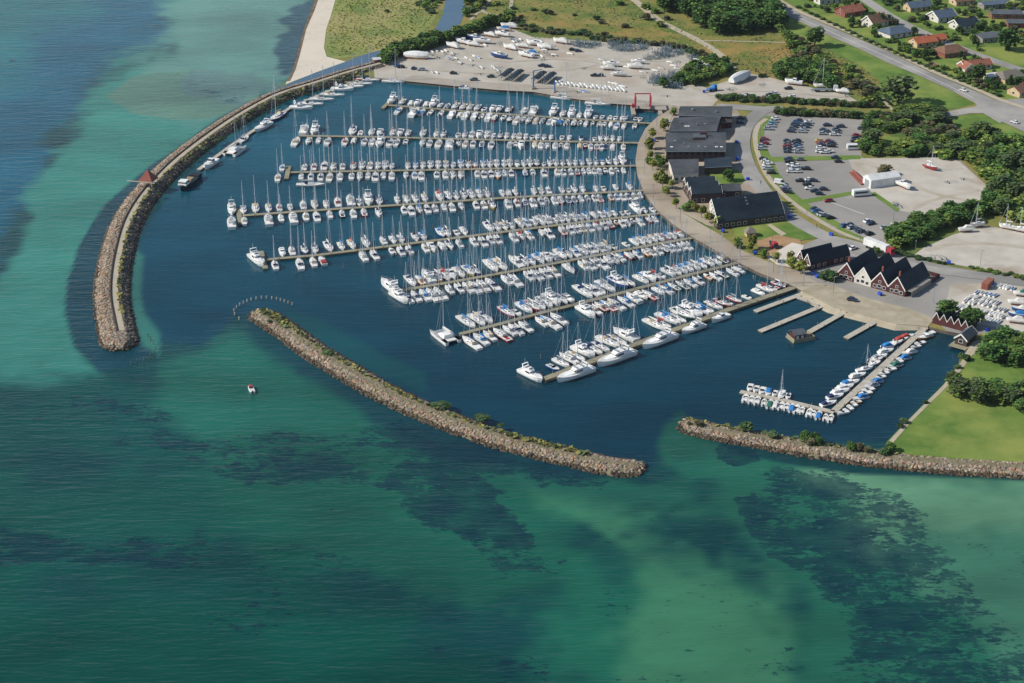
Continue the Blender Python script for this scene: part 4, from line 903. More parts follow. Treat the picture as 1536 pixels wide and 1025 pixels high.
# small craft corner
def small(i, u, v, dirx, diry, fl, lab):
    hull = next((c for c in fl if c in HCOL), None); cc = CCOL[2] if 'B' in fl else CCOL[5] if 'R' in fl else ('canvas_green', 'green', 1) if 'G' in fl else pick()
    kind = 's' if 's' in fl else 'm'; idx = 0 if kind == 's' else (2 if 'M' in fl else rnd.choice([0, 1, 1, 2, 6]))
    if 'B' in fl or 'G' in fl or 'R' in fl: idx = 1
    lone(kind, idx, u, v, u+dirx, v+diry, hull, cc, 'x', 1.0, 'small craft at the corner pontoons')
    o = bpy.context.scene.collection.objects[-1]
    return o
def smallrow(txt, dx, dy, where):
    for i, t in enumerate(txt.split()):
        q = t.split(','); fl = q[2] if len(q) > 2 else ''
        hull = next((c for c in fl if c in HCOL), None); cc = CCOL[2] if 'B' in fl else CCOL[5] if 'R' in fl else ('canvas_green', 'green', 1) if 'G' in fl else pick()
        kind = 's' if 's' in fl else 'm'; idx = 0 if kind == 's' else (2 if 'M' in fl else rnd.choice([0, 6, 6, 6, 1, 0]))
        if set(fl) & set('BGR'): idx = 1
        a = P(float(q[0]), float(q[1]), 0); b = P(float(q[0])+dx, float(q[1])+dy, 0); d = b-a
        place(kind, idx, (a.x, a.y, 0), math.atan2(d.y, d.x)-math.pi/2+rnd.uniform(-.05, .05), hull, cc, '%s %s' % (ordn(i+1), where), 'small craft at the corner pontoons', rnd.uniform(.8, .95))
smallrow('1361,507,R 1352,511,R 1344,515.5 1334,520.5,B 1329,528.5,M 1320,537,M 1314,541 1311,547 1297,555.5,s 1287,565,M 1276,576,M 1268,583,M 1261,589.5,M 1253,596.5,M 1243,607,M', 6, -1.5, 'from shore, left side of small craft pontoon')
smallrow('1392,502.5 1387,507.5,oM 1379,517 1373,522 1363,531 1354,540,B 1346,545.5 1341,551,G 1334,556.5 1325,562 1320,568 1313,575,B 1306,581 1301,587 1297,592 1290,599 1283,605.5,o 1277,611 1271,616.5 1264,621', -6, 1.5, 'from shore, right side of small craft pontoon')
smallrow('1182,597 1172,595,s 1162,593 1152,591,B 1143,589 1134,586.5 1125,584', -1.5, 4, 'from the corner, upper side of short small craft pontoon')
smallrow('1246,630 1238,628 1228,625,B 1220,623 1214,621 1203,618 1195,616 1188,614,B 1180,612.5 1172,611 1163,609.5 1155,608,G 1146,606 1136,603 1127,601.5 1118,599.5', 1.5, -4, 'from the corner, lower side of short small craft pontoon')
# red and white boat out in the shallows
r = lone('m', 6, 377, 586, 373, 577, None, CCOL[0], 'small boat with a red bow anchored alone in the green shallows', .95)
fd = MB(); fd.loft([[(-.75, .6, .98), (.75, .6, .98), (.7, .6, 1.25), (-.7, .6, 1.25)], [(-.5, 1.9, 1.1), (.5, 1.9, 1.1), (.4, 1.9, 1.3), (-.4, 1.9, 1.3)], [(-.06, 2.65, 1.2), (.06, 2.65, 1.2), (.05, 2.6, 1.3), (-.05, 2.6, 1.3)]]); part(fd, 'red_foredeck', ['redsteel'], r)
# black ship
def ship():
    a = P(284, 277, 0); b = P(300, 263, 0); rz = math.atan2(b.y-a.y, b.x-a.x)-math.pi/2+math.pi
    r = empty('black_ship', a, rz, 'old black ship with a white stern deck and wooden hatch by the curved breakwater', 'ship')
    L, B = 19, 5.2; secs, hs = hull_secs(L, B, 1.9, .5, .5, .85, 11, 1.0); h = MB(); h.loft(hs); part(h, 'hull', ['hull_dark'], r)
    d, fl = deck_mesh(secs, .3, .5, 1.4, L, .5); part(d, 'deck', ['hull_dark'], r); part(fl, 'hold', ['teak'], r)
    w_ = MB(); w_.box(-1.9, 1.9, 4.0, 7.6, 2.2, 4.0, 0, .2, .2); wh = part(w_, 'wheelhouse', ['gel'], r)
    g = MB(); g.box(-1.82, 1.82, 3.92, 7.5, 3.0, 3.6, 0); part(g, 'window', ['glass'], wh)
    k = MB(); k.box(-1.6, 1.6, -2.5, 1.5, 2.0, 2.7, 0, .2, .2); part(k, 'hatch', ['teak'], r)
    m = MB(); m.tube((0, 2.6, 2), (0, 2.6, 10), .14, .08, 6); m.tube((0, 2.6, 4.5), (0, -3.5, 6.5), .1, .07, 5); part(m, 'mast', ['hull_dark'], r)
    q = MB(); q.box(-2.1, 2.1, -8.6, -5.2, 2.05, 2.3); part(q, 'fore_deck', ['canvas_black'], r)
ship()
# mooring posts off the berths
pm = MB(); pm.tube((0, 0, -1.2), (0, 0, 1.9), .15, .13, 6)
pole = pm.build('mooring_post', ['pile']); tag(pole, 'weathered mooring post standing in the water off the boat berths', 'post', 'mooring posts off the berths')
first = True; rp = random.Random(9)
for li, l in enumerate(PL):
    wp = [P(a, b, 0) for a, b in l]
    for side in ((1, -1) if li < 7 else (1,)):
        for i in range(len(wp)-1):
            sg = wp[i+1]-wp[i]; k = int(sg.length/13); nn = Vector((-sg.y, sg.x, 0)).normalized()*side
            for j in range(k):
                q = wp[i]+sg*((j+.5)/k)+nn*(14.2+rp.uniform(-.3, .3))
                if first: pole.location = q; first = False; continue
                o = pole.copy(); COL.objects.link(o); o.location = q
for t in crop(340, 440, 4.267, '80,168 52,140 48,115 65,95 85,78 108,66 132,55 158,46 190,40 224,34 256,34 290,38 320,42 345,49 370,57 395,66 420,76'):
    o = pole.copy(); COL.objects.link(o); o.location = P(t[0], t[1], 0); o.scale = (1.7, 1.7, .55); o.material_slots[0].link = 'OBJECT'; o.material_slots[0].material = M['palewood']; o['label'] = 'short pale post in the arc of posts around the middle breakwater end'; o['group'] = 'arc of posts round the breakwater head'
for t in pts('222,505 226,511 230,517 233,524 231,530 226,536 216,541 206,544 197,547'):
    o = pole.copy(); COL.objects.link(o); o.location = P(t[0], t[1], 0); o.scale = (1.2, 1.2, .7); o['label'] = 'dark old post in the water off the curved breakwater end'; o['group'] = 'old posts off the curved breakwater'
fm = FARSAIL.build('far_sailboats', FARM); tag(fm, 'dense rows of white sailboats with bare masts along the three far pontoons', 'sailboats', kind='stuff')
for o in SR+MR:
    drop(o)
print('sailboats single', NSAIL[0])
# ------------------------------------------------------------ buildings
def xf(mb, cx, cy, rot, z=0):
    T = Matrix.Translation((cx, cy, z)) @ Matrix.Rotation(rot, 4, 'Z'); mb.v = [tuple(T @ Vector(p)) for p in mb.v]; return mb
def pane(mb, x, y, z0, z1, wd, face, d=.03):
    """a window or door panel on a wall; face '+x','-x','+y','-y'"""
    s = 1 if face[0] == '+' else -1
    if face[1] == 'x': mb.box(min(x, x+s*d), max(x, x+s*d), y-wd/2, y+wd/2, z0, z1)
    else: mb.box(x-wd/2, x+wd/2, min(y, y+s*d), max(y, y+s*d), z0, z1)
    return mb
def gable(root, L, W, eave, ridge, wall, roofm, cx=0, cy=0, rot=0.0, over=.45, trim=None, wins=0, winm='glass', chimney=None, frame='trimwhite', skyl=0, endwin=True, wingroup=2.6, hip=0.0, door=True, tb=.34):
    w_ = MB(); a, b = L/2, W/2
    w_.add([(-a, -b, 0), (a, -b, 0), (a, b, 0), (-a, b, 0), (-a, -b, eave), (a, -b, eave), (a, b, eave), (-a, b, eave)] + ([(-a, 0, ridge), (a, 0, ridge)] if not hip else []),
           [(0, 1, 5, 4), (1, 2, 6, 5), (2, 3, 7, 6), (3, 0, 4, 7)] + ([(4, 8, 7), (5, 6, 9)] if not hip else []))
    wo_ = part(xf(w_, cx, cy, rot), 'wall', [wall], root)
    r = MB(); k = (ridge-eave)/b; ez = eave-over*k; t = .22; ao, bo = a+over, b+over
    if hip:
        h = hip; r.add([(-ao, -bo, ez), (ao, -bo, ez), (ao, bo, ez), (-ao, bo, ez), (-a+h, 0, ridge), (a-h, 0, ridge), (-ao, -bo, ez+t), (ao, -bo, ez+t), (ao, bo, ez+t), (-ao, bo, ez+t), (-a+h, 0, ridge+t), (a-h, 0, ridge+t)],
              [(6, 7, 11, 10), (7, 8, 11), (8, 9, 10, 11), (9, 6, 10), (0, 1, 7, 6), (1, 2, 8, 7), (2, 3, 9, 8), (3, 0, 6, 9), (3, 2, 1, 0)])
    else:
        r.loft([[(x, -bo, ez), (x, 0, ridge), (x, bo, ez), (x, bo, ez+t), (x, 0, ridge+t), (x, -bo, ez+t)] for x in (-ao, ao)])
    ro = part(xf(r, cx, cy, rot), 'roof', [roofm], root)
    if trim and not hip:
        for s in (-1, 1):
            q = MB(); x0, x1 = (s*ao, s*(ao+.07)) if s > 0 else (s*(ao+.07), s*ao)
            for e in (-1, 1):
                q.loft([[(x, e*bo, ez-tb), (x, 0, ridge-tb), (x, 0, ridge+t+.08), (x, e*bo, ez+t+.08)] for x in (x0, x1)])
            part(xf(q, cx, cy, rot), 'bargeboard', [trim], root)
    if chimney:
        q = MB(); q.box(chimney-.35, chimney+.35, -.3, .3, ridge-.6, ridge+1.0); part(xf(q, cx, cy, rot), 'chimney', ['brickred'], ro)
    for i in range(skyl):
        q = MB(); x = -a+L*(i+.7)/(skyl+.4); y = -b*.55; z = eave+(b-abs(y))*k+t; q.add([(x-.45, y-.5, z-.5*k+.05), (x+.45, y-.5, z-.5*k+.05), (x+.45, y+.5, z+.5*k+.05), (x-.45, y+.5, z+.5*k+.05), (x-.45, y-.5, z-.5*k-.05), (x+.45, y-.5, z-.5*k-.05), (x+.45, y+.5, z+.5*k-.05), (x-.45, y+.5, z+.5*k-.05)], [(0, 1, 2, 3), (0, 4, 5, 1), (1, 5, 6, 2), (2, 6, 7, 3), (3, 7, 4, 0)]); part(xf(q, cx, cy, rot), 'skylight', ['glass' if i % 2 else 'steel'], ro)
    if wins:
        nw = max(1, int((L-1)/wingroup))
        for s in ('-y', '+y'):
            for i in range(nw):
                x = -a+L*(i+.5)/nw
                if door and s == '-y' and i == nw//2:
                    q = pane(MB(), x, -b, .02, 2.1, 1.0, s, .04); part(xf(q, cx, cy, rot), 'door', ['walldark'], root); continue
                for f in range(wins):
                    z0 = .9+f*2.7
                    if z0+1.15 > eave-.1: continue
                    y = -b if s == '-y' else b
                    q = pane(MB(), x, y, z0-.1, z0+1.25, 1.5, s, .04); fo = part(xf(q, cx, cy, rot), 'window', [frame], root)
                    q = pane(MB(), x, y+(-.042 if s == '-y' else .042), z0, z0+1.15, 1.3, s, .02); part(xf(q, cx, cy, rot), 'pane', [winm], fo)
    if endwin and not hip:
        for s in (-1, 1):
            f = '+x' if s > 0 else '-x'
            q = pane(MB(), s*a, 0, eave*.35, min(eave*.35+1.3, ridge-.8), 1.6, f, .04); fo = part(xf(q, cx, cy, rot), 'window', [frame], root)
            q = pane(MB(), s*(a+.042), 0, eave*.35+.12, min(eave*.35+1.18, ridge-.92), 1.35, f, .02); part(xf(q, cx, cy, rot), 'pane', [winm], fo)
            if ridge-eave > 2.2:
                q = pane(MB(), s*a, 0, eave+.35, eave+1.35, 1.1, f, .04); fo = part(xf(q, cx, cy, rot), 'window', [frame], root)
                q = pane(MB(), s*(a+.042), 0, eave+.45, eave+1.25, .9, f, .02); part(xf(q, cx, cy, rot), 'pane', [winm], fo)
    return wo_, ro
def building(name, u, v, rz, label, cat, group=None):
    p = P(u, v, LZ); return empty(name, (p.x, p.y, LZ-.02), rz, label, cat, group)
def frame_px(A, Bp):
    a = P(*A, LZ); b = P(*Bp, LZ); d = b-a; return a, b, math.atan2(d.y, d.x), d.length
# big four-gabled building above the slipway: front along the line A-B, ridges running back
a, b, an, ln = frame_px((1256, 417), (1357, 446)); c = a.lerp(b, .5)
r = empty('gabled_building', (c.x, c.y, LZ-.02), an, 'large black-roofed building with four white-edged gables above the slipway', 'building')
wd = ln/4
for i in range(4):
    D = 19.0; gx = -ln/2+wd*(i+.5)
    gable(r, D, wd-.04, 2.4, 7.0, 'barnred' if i != 1 else 'wallwhite', 'roof_dark', gx, D/2, math.pi/2, .02, 'trimwhite', 1 if i == 3 else 0, wingroup=2.5)
    for s in (-1, 1):
        q = MB(); pane(q, gx+s*wd*.27, 0, .6, 1.9, 1.4, '-y', .05); fo = part(q, 'window', ['trimwhite'], r); q = MB(); pane(q, gx+s*wd*.27, -.052, .72, 1.78, 1.15, '-y', .02); part(q, 'pane', ['glass'], fo)
    if i in (0, 2, 3):
        q = MB(); q.box(gx-.3, gx+.3, 1.2, 1.8, 6.2, 8.9); part(q, 'chimney', ['brickred'], r)
q = MB(); q.box(ln/2+.05, ln/2+2.2, 1, 16, 2.2, 2.35); q.box(ln/2+2.1, ln/2+2.2, 1, 16, .02, 2.2); part(q, 'lean_to', ['wallgrey'], r)
q = MB(); q.box(ln/2-6, ln/2+1.5, 17.2, 17.35, .02, 1.7); q.box(ln/2+1.5, ln/2+1.65, 17.35, 24, .02, 1.7); q.box(ln/2-6, ln/2+1.5, 24, 24.15, .02, 1.7); q.box(ln/2-6, ln/2-5.85, 17.35, 24, .02, 1.7); part(q, 'yard_fence', ['barnred'], r)
q = MB(); q.tube((ln/2-2, 20.5, 1.9), (ln/2-2, 20.5, 2.6), 1.7, .1, 8); q.tube((ln/2-2, 20.5, 0), (ln/2-2, 20.5, 2), .04, .04, 4); o = q.build('parasol', ['orange']); o.matrix_world = Matrix.Translation(c) @ Matrix.Rotation(an, 4, 'Z'); tag(o, 'orange parasol in the fenced yard behind the four-gabled building', 'parasol')
# restaurant with two gables
a, b, an, ln = frame_px((1194, 396), (1215, 407)); c = a.lerp(b, .5)
r = empty('restaurant_building', (c.x, c.y, LZ-.02), an, 'black-roofed building with two white gable fronts beside the white terrace', 'building')
for i in range(2): gable(r, 19.5 if i else 15, ln/2-.04, 2.7, 6.2, 'barnred', 'roof_dark', -ln/4+i*ln/2, 9.75 if i else 7.5, math.pi/2, .02, 'trimwhite', 1 if i else 0, wingroup=2.6)
q = MB(); q.box(-ln/2-.3, ln/2+.3, -2.6, -.05, 2.2, 2.35); part(q, 'awning', ['canvas_white'], r)
# long multi-gable hall
a, b, an, ln = frame_px((1062, 312), (1083, 341)); c = a.lerp(b, .5)
r = empty('serrated_hall', (c.x, c.y, LZ-.02), an, 'long dark hall of six parallel ridges with white and red gable ends', 'building')
for i in range(6):
    w6 = ln/6; D = 29.5; gable(r, D, w6-.04, 3.0, 5.3, 'walldark' if i > 3 else 'wallwhite', 'roof_dark', -ln/2+w6*(i+.5), D/2-i*.6, math.pi/2+R(9), .02, 'trimwhite', 1 if i == 5 else 0, wingroup=2.5, skyl=1 if i < 3 else 0)  # dark wall colour of the last bays carries the shade on that side
# smaller three-gable house
a, b, an, ln = frame_px((1024, 285), (1037, 306)); c = a.lerp(b, .5)
r = empty('brown_gabled_house', (c.x, c.y, LZ-.02), an, 'dark-roofed house with three narrow white gables facing the promenade', 'building')
for i in range(3): gable(r, 13, ln/3-.04, 4.0, 6.4, 'walldark', 'roof_dark', -ln/2+ln/3*(i+.5), 6.5, math.pi/2, .02, 'trimwhite', 2 if i == 2 else 0, wingroup=2.6)
gable(r, 9, 7, 3.0, 4.8, 'walldark', 'slate', 0, 17.6, math.pi/2, .3, None, 1)
# slate-roofed blocks
def quadroof(name, label, front, back, h0, h1, wall, roofm, sky=0, rows=0, extra=None):
    """block whose roof plane is a low slope; front and back are pixel lines of the roof edge at heights h0 and h1"""
    f = [P(*q, h0+LZ) for q in front]; k = [P(*q, h1+LZ) for q in back]; o = (f[0]+f[1]+k[0]+k[1])/4
    r = empty(name, (o.x, o.y, LZ-.02), 0, label, 'building'); L_ = lambda p: Vector((p.x-o.x, p.y-o.y, p.z-LZ))
    f = [L_(p) for p in f]; k = [L_(p) for p in k]; mid = [(f[i]+k[i])/2+Vector((0, 0, .9)) for i in (0, 1)]
    fl = lambda p, z=0: Vector((p.x, p.y, z)); ins = .35
    cc = (f[0]+f[1]+k[0]+k[1])/4; sh = lambda p: Vector((cc.x+(p.x-cc.x)*.97, cc.y+(p.y-cc.y)*.97, p.z-.15))
    F0, F1, K1, K0 = sh(f[0]), sh(f[1]), sh(k[1]), sh(k[0]); m0, m1 = sh(mid[0]), sh(mid[1])
    w_ = MB(); w_.add([fl(F0), fl(F1), fl(K1), fl(K0), F0, F1, K1, K0, m0, m1], [(0, 1, 5, 4), (1, 2, 6, 9, 5), (2, 3, 7, 6), (3, 0, 4, 8, 7)]); part(w_, 'wall', [wall], r)
    t = Vector((0, 0, .2)); rf = MB(); rf.add([f[0], f[1], mid[1], k[1], k[0], mid[0], f[0]+t, f[1]+t, mid[1]+t, k[1]+t, k[0]+t, mid[0]+t], [(6, 7, 8, 11), (11, 8, 9, 10), (0, 1, 7, 6), (1, 2, 8, 7), (2, 3, 9, 8), (3, 4, 10, 9), (4, 5, 11, 10), (5, 0, 6, 11)]); ro = part(rf, 'roof', [roofm], r)
    ed = MB(); ed.tube(f[0]+Vector((0, -.1, .05)), f[1]+Vector((0, -.1, .05)), .14, .14, 5); part(ed, 'gutter', ['steel'], ro)
    dx = (f[1]-f[0]).normalized(); n_ = int((f[1]-f[0]).length/2.6)
    for i in range(n_):
        for z0 in ((.9,) if h0 < 4 else (.9, 3.3)):
            p = F0.lerp(F1, (i+.5)/n_); q = MB(); q.add([p+dx*s*.65+Vector((0, y, 0))+Vector((0, 0, z-p.z)) for y in (-.03, .02) for s, z in ((-1, z0), (1, z0), (1, z0+1.2), (-1, z0+1.2))], [(0, 1, 2, 3), (4, 7, 6, 5), (0, 4, 5, 1), (1, 5, 6, 2), (2, 6, 7, 3), (3, 7, 4, 0)]); part(q, 'window', ['glass'], r)
    for (a_, b_, w2, d2, hh, mm, nm) in (extra or []):
        e0 = f[0].lerp(mid[0], b_); e1 = f[1].lerp(mid[1], b_); p = e0.lerp(e1, a_)+t; q = MB(); q.box(p.x-w2/2, p.x+w2/2, p.y-d2/2, p.y+d2/2, p.z-.4, p.z+hh); part(q, nm, [mm], ro)
    sk_ = sky if isinstance(sky, (list, tuple)) else []
    for (a_, b_, mm) in sk_:
        e0 = f[0].lerp(mid[0], b_); e1 = f[1].lerp(mid[1], b_); p = e0.lerp(e1, a_)+t+Vector((0, 0, .08)); q = MB(); q.box(p.x-.6, p.x+.6, p.y-.55, p.y+.55, p.z-.3, p.z+.12); part(q, 'skylight', [mm], ro)
    return r
quadroof('workshop_building', 'low dark-roofed building nearest the red boat lift, topmost of the promenade row', ((1017, 174), (1098, 175)), ((1020, 160), (1099, 160)), 5, 5, 'walldark', 'slate', extra=[(.25, .8, 1.0, 1.0, .8, 'steel', 'vent'), (.7, .5, .8, .8, .9, 'steel', 'vent')])
quadroof('workshop_building', 'slanted dark-roofed building with two roof lights, second from the top of the promenade row', ((1003, 197), (1075, 197)), ((1011, 177), (1082, 175)), 4.5, 5, 'walldark', 'slate', [(.33, .5, 'tarpwhite'), (.38, .5, 'tarpwhite'), (.72, .75, 'steel')], extra=[(.2, .8, .6, .6, .9, 'steel', 'vent'), (.55, .6, .6, .6, .8, 'steel', 'vent')])
quadroof('harbour_office_building', 'largest dark-roofed building with roof terrace and roof lights in the promenade row', ((998, 227.5), (1089, 227.5)), ((1000, 199.5), (1089, 199)), 5, 5, 'walldark', 'slate', [(.1, .35, 'tarpwhite'), (.84, .35, 'tarpwhite'), (.925, .35, 'tarpwhite'), (.38, .35, 'steel'), (.55, .4, 'steel'), (.66, .35, 'steel'), (.15, .9, 'steel')], extra=[(.56, 1.35, 5.5, 5.0, .12, 'roof_tar', 'terrace_deck'), (.62, 1.5, 3.0, 1.2, .9, 'barnred', 'terrace_bench'), (.55, .98, 5.6, .3, .9, 'walldark', 'terrace_parapet'), (.3, .6, .5, .5, .9, 'steel', 'vent'), (.8, .7, .5, .5, .9, 'steel', 'vent')])
quadroof('workshop_building', 'grey-roofed building with a white gable facing the promenade, fourth from the top', ((1010, 264), (1048, 261)), ((1002, 240), (1048, 239)), 3.2, 3.2, 'wallwhite', 'slate')
quadroof('storage_building', 'small blue-black roofed building above the little square lawn', ((1057, 252), (1098, 250)), ((1056, 239), (1098, 235)), 3.2, 3.2, 'walldark', 'roof_dark')
quadroof('storage_building', 'small dark red shed tucked behind the slanted dark-roofed building', ((1082, 184), (1098, 183)), ((1083, 178), (1098, 177)), 3, 3, 'barnred', 'walldark')
# boathouses
a, b, an, ln = frame_px((1398, 485), (1452, 500)); c = a.lerp(b, .5)
r = empty('boathouse_row', (c.x, c.y, LZ-.02), an, 'row of five small dark red boathouses with zigzag white-edged gables', 'boathouses')
for i in range(5): gable(r, 7.5, ln/5-.03, 1.9, 4.4, 'barnred', 'roof_dark', -ln/2+ln/5*(i+.5), 3.75, math.pi/2, .02, 'trimwhite', 0, endwin=False, tb=.12)
r = building('jetty_house', 1448, 512, R(52), 'grey-roofed wooden house on the small dock beside the boathouses', 'house'); gable(r, 8, 4.4, 2.4, 4.2, 'walldark', 'roof_tar', 0, 0, 0, .3, 'trimwhite', 1, wingroup=2.4)
q = MB(); q.box(-6.5, 5, -3.2, 3.2, -.25, -.02); part(q, 'dock_deck', ['deckwood'], r)
for sx in (-6, -2, 2):
    for sy in (-2.8, 2.8): q = MB(); q.tube((sx, sy, -2.6), (sx, sy, -.25), .16, .16, 6); part(q, 'pile', ['pile'], r)
# floating hut on the slipway pontoon
p = P(1201, 508, 0); r = empty('floating_hut', (p.x, p.y, 0), R(20), 'small wooden hut on a floating platform at the end of a launch pontoon', 'hut')
q = MB(); q.box(-4.4, 4.2, -2.9, 2.9, -.3, .55); part(q, 'platform', ['deckwood'], r); q = MB()
for x in (-4.1, 3.9): q.box(x, x+.1, -2.8, 2.8, .56, 1.5)
q.box(-4, 3.9, -2.85, -2.75, .56, 1.5); part(q, 'railing', ['deckwood'], r)
sub = MB(); sub.box(-3.4, .6, -2, 2, .56, 2.7); wl = part(sub, 'wall', ['barnred'], r)
q = MB(); q.loft([[(-3.8, -2.4, 2.5), (-3.8, 0, 3.6), (-3.8, 2.4, 2.5), (-3.8, 2.4, 2.7), (-3.8, 0, 3.8), (-3.8, -2.4, 2.7)], [(1, -2.4, 2.5), (1, 0, 3.6), (1, 2.4, 2.5), (1, 2.4, 2.7), (1, 0, 3.8), (1, -2.4, 2.7)]]); part(q, 'roof', ['roof_tar'], r)
for x in (-2.4, -.5): q = MB(); pane(q, x, -2, 1.2, 2.1, 1.0, '-y', .04); part(q, 'window', ['trimwhite'], r)
# pyramid-roofed hut on the curved breakwater
p = P(224, 287, 0); r = empty('breakwater_hut', (p.x, p.y, 2.6), R(-15), 'hut with a steep red pyramid roof straddling the curved breakwater walkway', 'hut')
h_ = 2.9
for sx in (-1, 1):
    for sy in (-1, 1): q = MB(); q.tube((sx*h_, sy*h_, -.6), (sx*h_, sy*h_, 2.6), .2, .2, 6); part(q, 'post', ['palewood'], r)
q = MB(); q.box(-h_-.3, h_+.3, -h_-.3, h_+.3, 2.6, 2.85); part(q, 'ring_beam', ['palewood'], r)
q = MB(); e_ = h_+.25; q.add([(-e_, -e_, 2.86), (e_, -e_, 2.86), (e_, e_, 2.86), (-e_, e_, 2.86), (0, 0, 7.2)], [(0, 1, 4), (1, 2, 4), (2, 3, 4), (3, 0, 4), (3, 2, 1, 0)]); rf = part(q, 'roof', ['brickred'], r)
q = MB(); q.tube((0, 0, 7.0), (0, 0, 8.6), .09, .05, 5); part(q, 'finial', ['mastal'], rf)
q = MB(); q.box(-h_-5.5, h_+1.5, -h_-.35, -h_-.0, 2.3, 2.58); part(q, 'signal_beam', ['palewood'], r)
# white storage tent and fence round it
r = building('storage_tent', 1322, 277, R(21), 'long white storage tent on the gravel between the car parks', 'tent'); gable(r, 14.5, 6.5, 3.6, 5.2, 'tarpwhite', 'tarpwhite', 0, 0, 0, .05, None, 0, endwin=False)
q = MB(); q.box(-7.3, -7.26, -1.6, 1.6, 0, 3.2); part(q, 'door', ['canvas_grey'], r)
a, b, an, ln = frame_px((1279, 260), (1297, 278)); q = MB(); q.box(0, ln, -1.6, 1.6, 0, .7); q.box(0, ln, -.1, .1, .7, 1.9); o = q.build('stone_bunker', ['brickred']); o.location = (a.x, a.y, LZ); o.rotation_euler = (0, 0, an); tag(o, 'low brick-red storage wall beside the white tent', 'wall')
r = building('red_container', 1481, 431, R(55), 'rusty red shipping container at the edge of the dinghy park', 'container')
q = MB()
q.loft([[(x, -1.25+(.04 if i % 2 else 0), .15), (x, 1.25-(.04 if i % 2 else 0), .15), (x, 1.25-(.04 if i % 2 else 0), 2.7), (x, -1.25+(.04 if i % 2 else 0), 2.7)] for i, x in enumerate([-3.1+.31*k for k in range(21)])]); part(q, 'body', ['roof_redbrown'], r)
for s in (-.62, .62): q = MB(); q.box(-3.2, -3.11, s-.58, s+.58, .25, 2.6); part(q, 'door', ['brickred'], r)
# summer house on the lawn and play things
r = building('playhouse', 1125, 354, R(10), 'little pavilion with a grey roof on the lawn above the playground', 'pavilion'); gable(r, 3.6, 3.2, 2.2, 3.8, 'wallbeige', 'roof_grey', 0, 0, 0, .5, None, 1, hip=1.5, wingroup=2)
p = P(1160, 370, LZ); r = empty('play_tower', (p.x, p.y, LZ), R(20), 'red and dark climbing boat on the sand playground', 'playground')
q = MB(); secs, hs = hull_secs(6.5, 2.2, 1.2, .1); q.loft(hs); part(q, 'hull', ['hull_dark'], r); q = MB(); q.box(-.9, .9, -2, .2, 1.2, 2.2); part(q, 'cabin', ['redsteel'], r); q = MB(); q.tube((0, 1.2, 1.2), (0, 1.2, 4.4), .08, .06, 5); part(q, 'mast', ['pile'], r); q = MB(); q.box(-2.2, -1.1, -2, -.6, 0, .9, 0, .2, .2); part(q, 'step', ['redsteel'], r)
# boat lift and cranes
p = P(964, 163, LZ); r = empty('boat_lift', (p.x, p.y, LZ), 0, 'red travelling boat lift standing over the lifting dock', 'boat lift')
for sx in (-3.6, 3.6):
    for sy in (-3, 3):
        q = MB(); q.tube((sx, sy, 1.0), (sx, sy, 6.2), .26, .26, 6); lg = part(q, 'leg', ['redsteel'], r); q = MB(); q.tube((sx-.3, sy, .6), (sx+.3, sy, .6), .62, .62, 10); part(q, 'wheel', ['tyre'], lg)
    q = MB(); q.box(sx-.25, sx+.25, -3.4, 3.4, 6.2, 6.7); part(q, 'side_beam', ['redsteel'], r)
    q = MB(); q.box(sx-.2, sx+.2, -3.0, 3.0, 1.3, 1.7); part(q, 'lower_beam', ['redsteel'], r)
q = MB(); q.box(-3.3, 3.3, 2.7, 3.2, 6.25, 6.65); part(q, 'cross_beam', ['redsteel'], r); q = MB(); q.box(-5.3, -3.95, -2.6, -.6, 1.2, 2.8); part(q, 'cab', ['redsteel'], r)
for sy in (-1.5, 1.5): q = MB(); q.box(-3.3, 3.3, sy-.15, sy+.15, 2.6, 2.66); part(q, 'sling', ['canvas_grey'], r)
for x in (950, 990):
    a = P(x, 166, LZ); q = MB(); q.box(-.9, .9, -6, 7, -1.8, 0); o = q.build('lifting_dock_pier', ['concrete']); o.location = (a.x, a.y, LZ+.05); tag(o, 'concrete pier %s of the red boat lift dock' % ('on the left' if x == 950 else 'on the right'), 'pier')
def crane(u, v, h, label):
    p = P(u, v, LZ); r = empty('quay_crane', (p.x, p.y, LZ), R(20), label, 'crane')
    q = MB(); q.box(-1.1, 1.1, -1.1, 1.1, 0, 1.0); part(q, 'base', ['concrete'], r); q = MB(); q.tube((0, 0, 1), (0, 0, h), .42, .3, 8); part(q, 'mast', ['bluesteel'], r)
    q = MB(); q.tube((0, 0, h-.3), (4.6, 0, h+.2), .26, .16, 6); part(q, 'jib', ['bluesteel'], r); q = MB(); q.tube((4.4, 0, h), (4.4, 0, h-2.5), .04, .04, 4); part(q, 'cable', ['rig'], r)
crane(800, 134, 9.5, 'tall pale blue mast crane on the yard quay beside the mast racks'); crane(832, 139, 5, 'small blue crane on the yard quay above the long white yacht')
# covered mast racks
def rack(u, v, label):
    p = P(u, v, LZ); r = empty('mast_rack', (p.x, p.y, LZ), R(-20), label, 'mast rack', 'dark mast racks in the yard')
    for k in (-1, 1):
        q = MB(); q.loft([[(k*2.6-2.0, y, 2.3), (k*2.6, y, 2.9), (k*2.6+2.0, y, 2.3), (k*2.6+2.0, y, 2.42), (k*2.6, y, 3.02), (k*2.6-2.0, y, 2.42)] for y in (-7, 7)]); part(q, 'roof', ['roof_dark'], r)
        for y in (-6.5, -2.2, 2.2, 6.5):
            for s in (-1.7, 1.7): q = MB(); q.tube((k*2.6+s, y, 0), (k*2.6+s, y, 2.35), .1, .1, 4); part(q, 'post', ['steel'], r)
        for z in (.8, 1.4, 1.9): q = MB(); q.tube((k*2.6-.6, -7.2, z), (k*2.6-.6, 7.2, z), .12, .08, 5); part(q, 'stored_mast', ['mastal'], r)
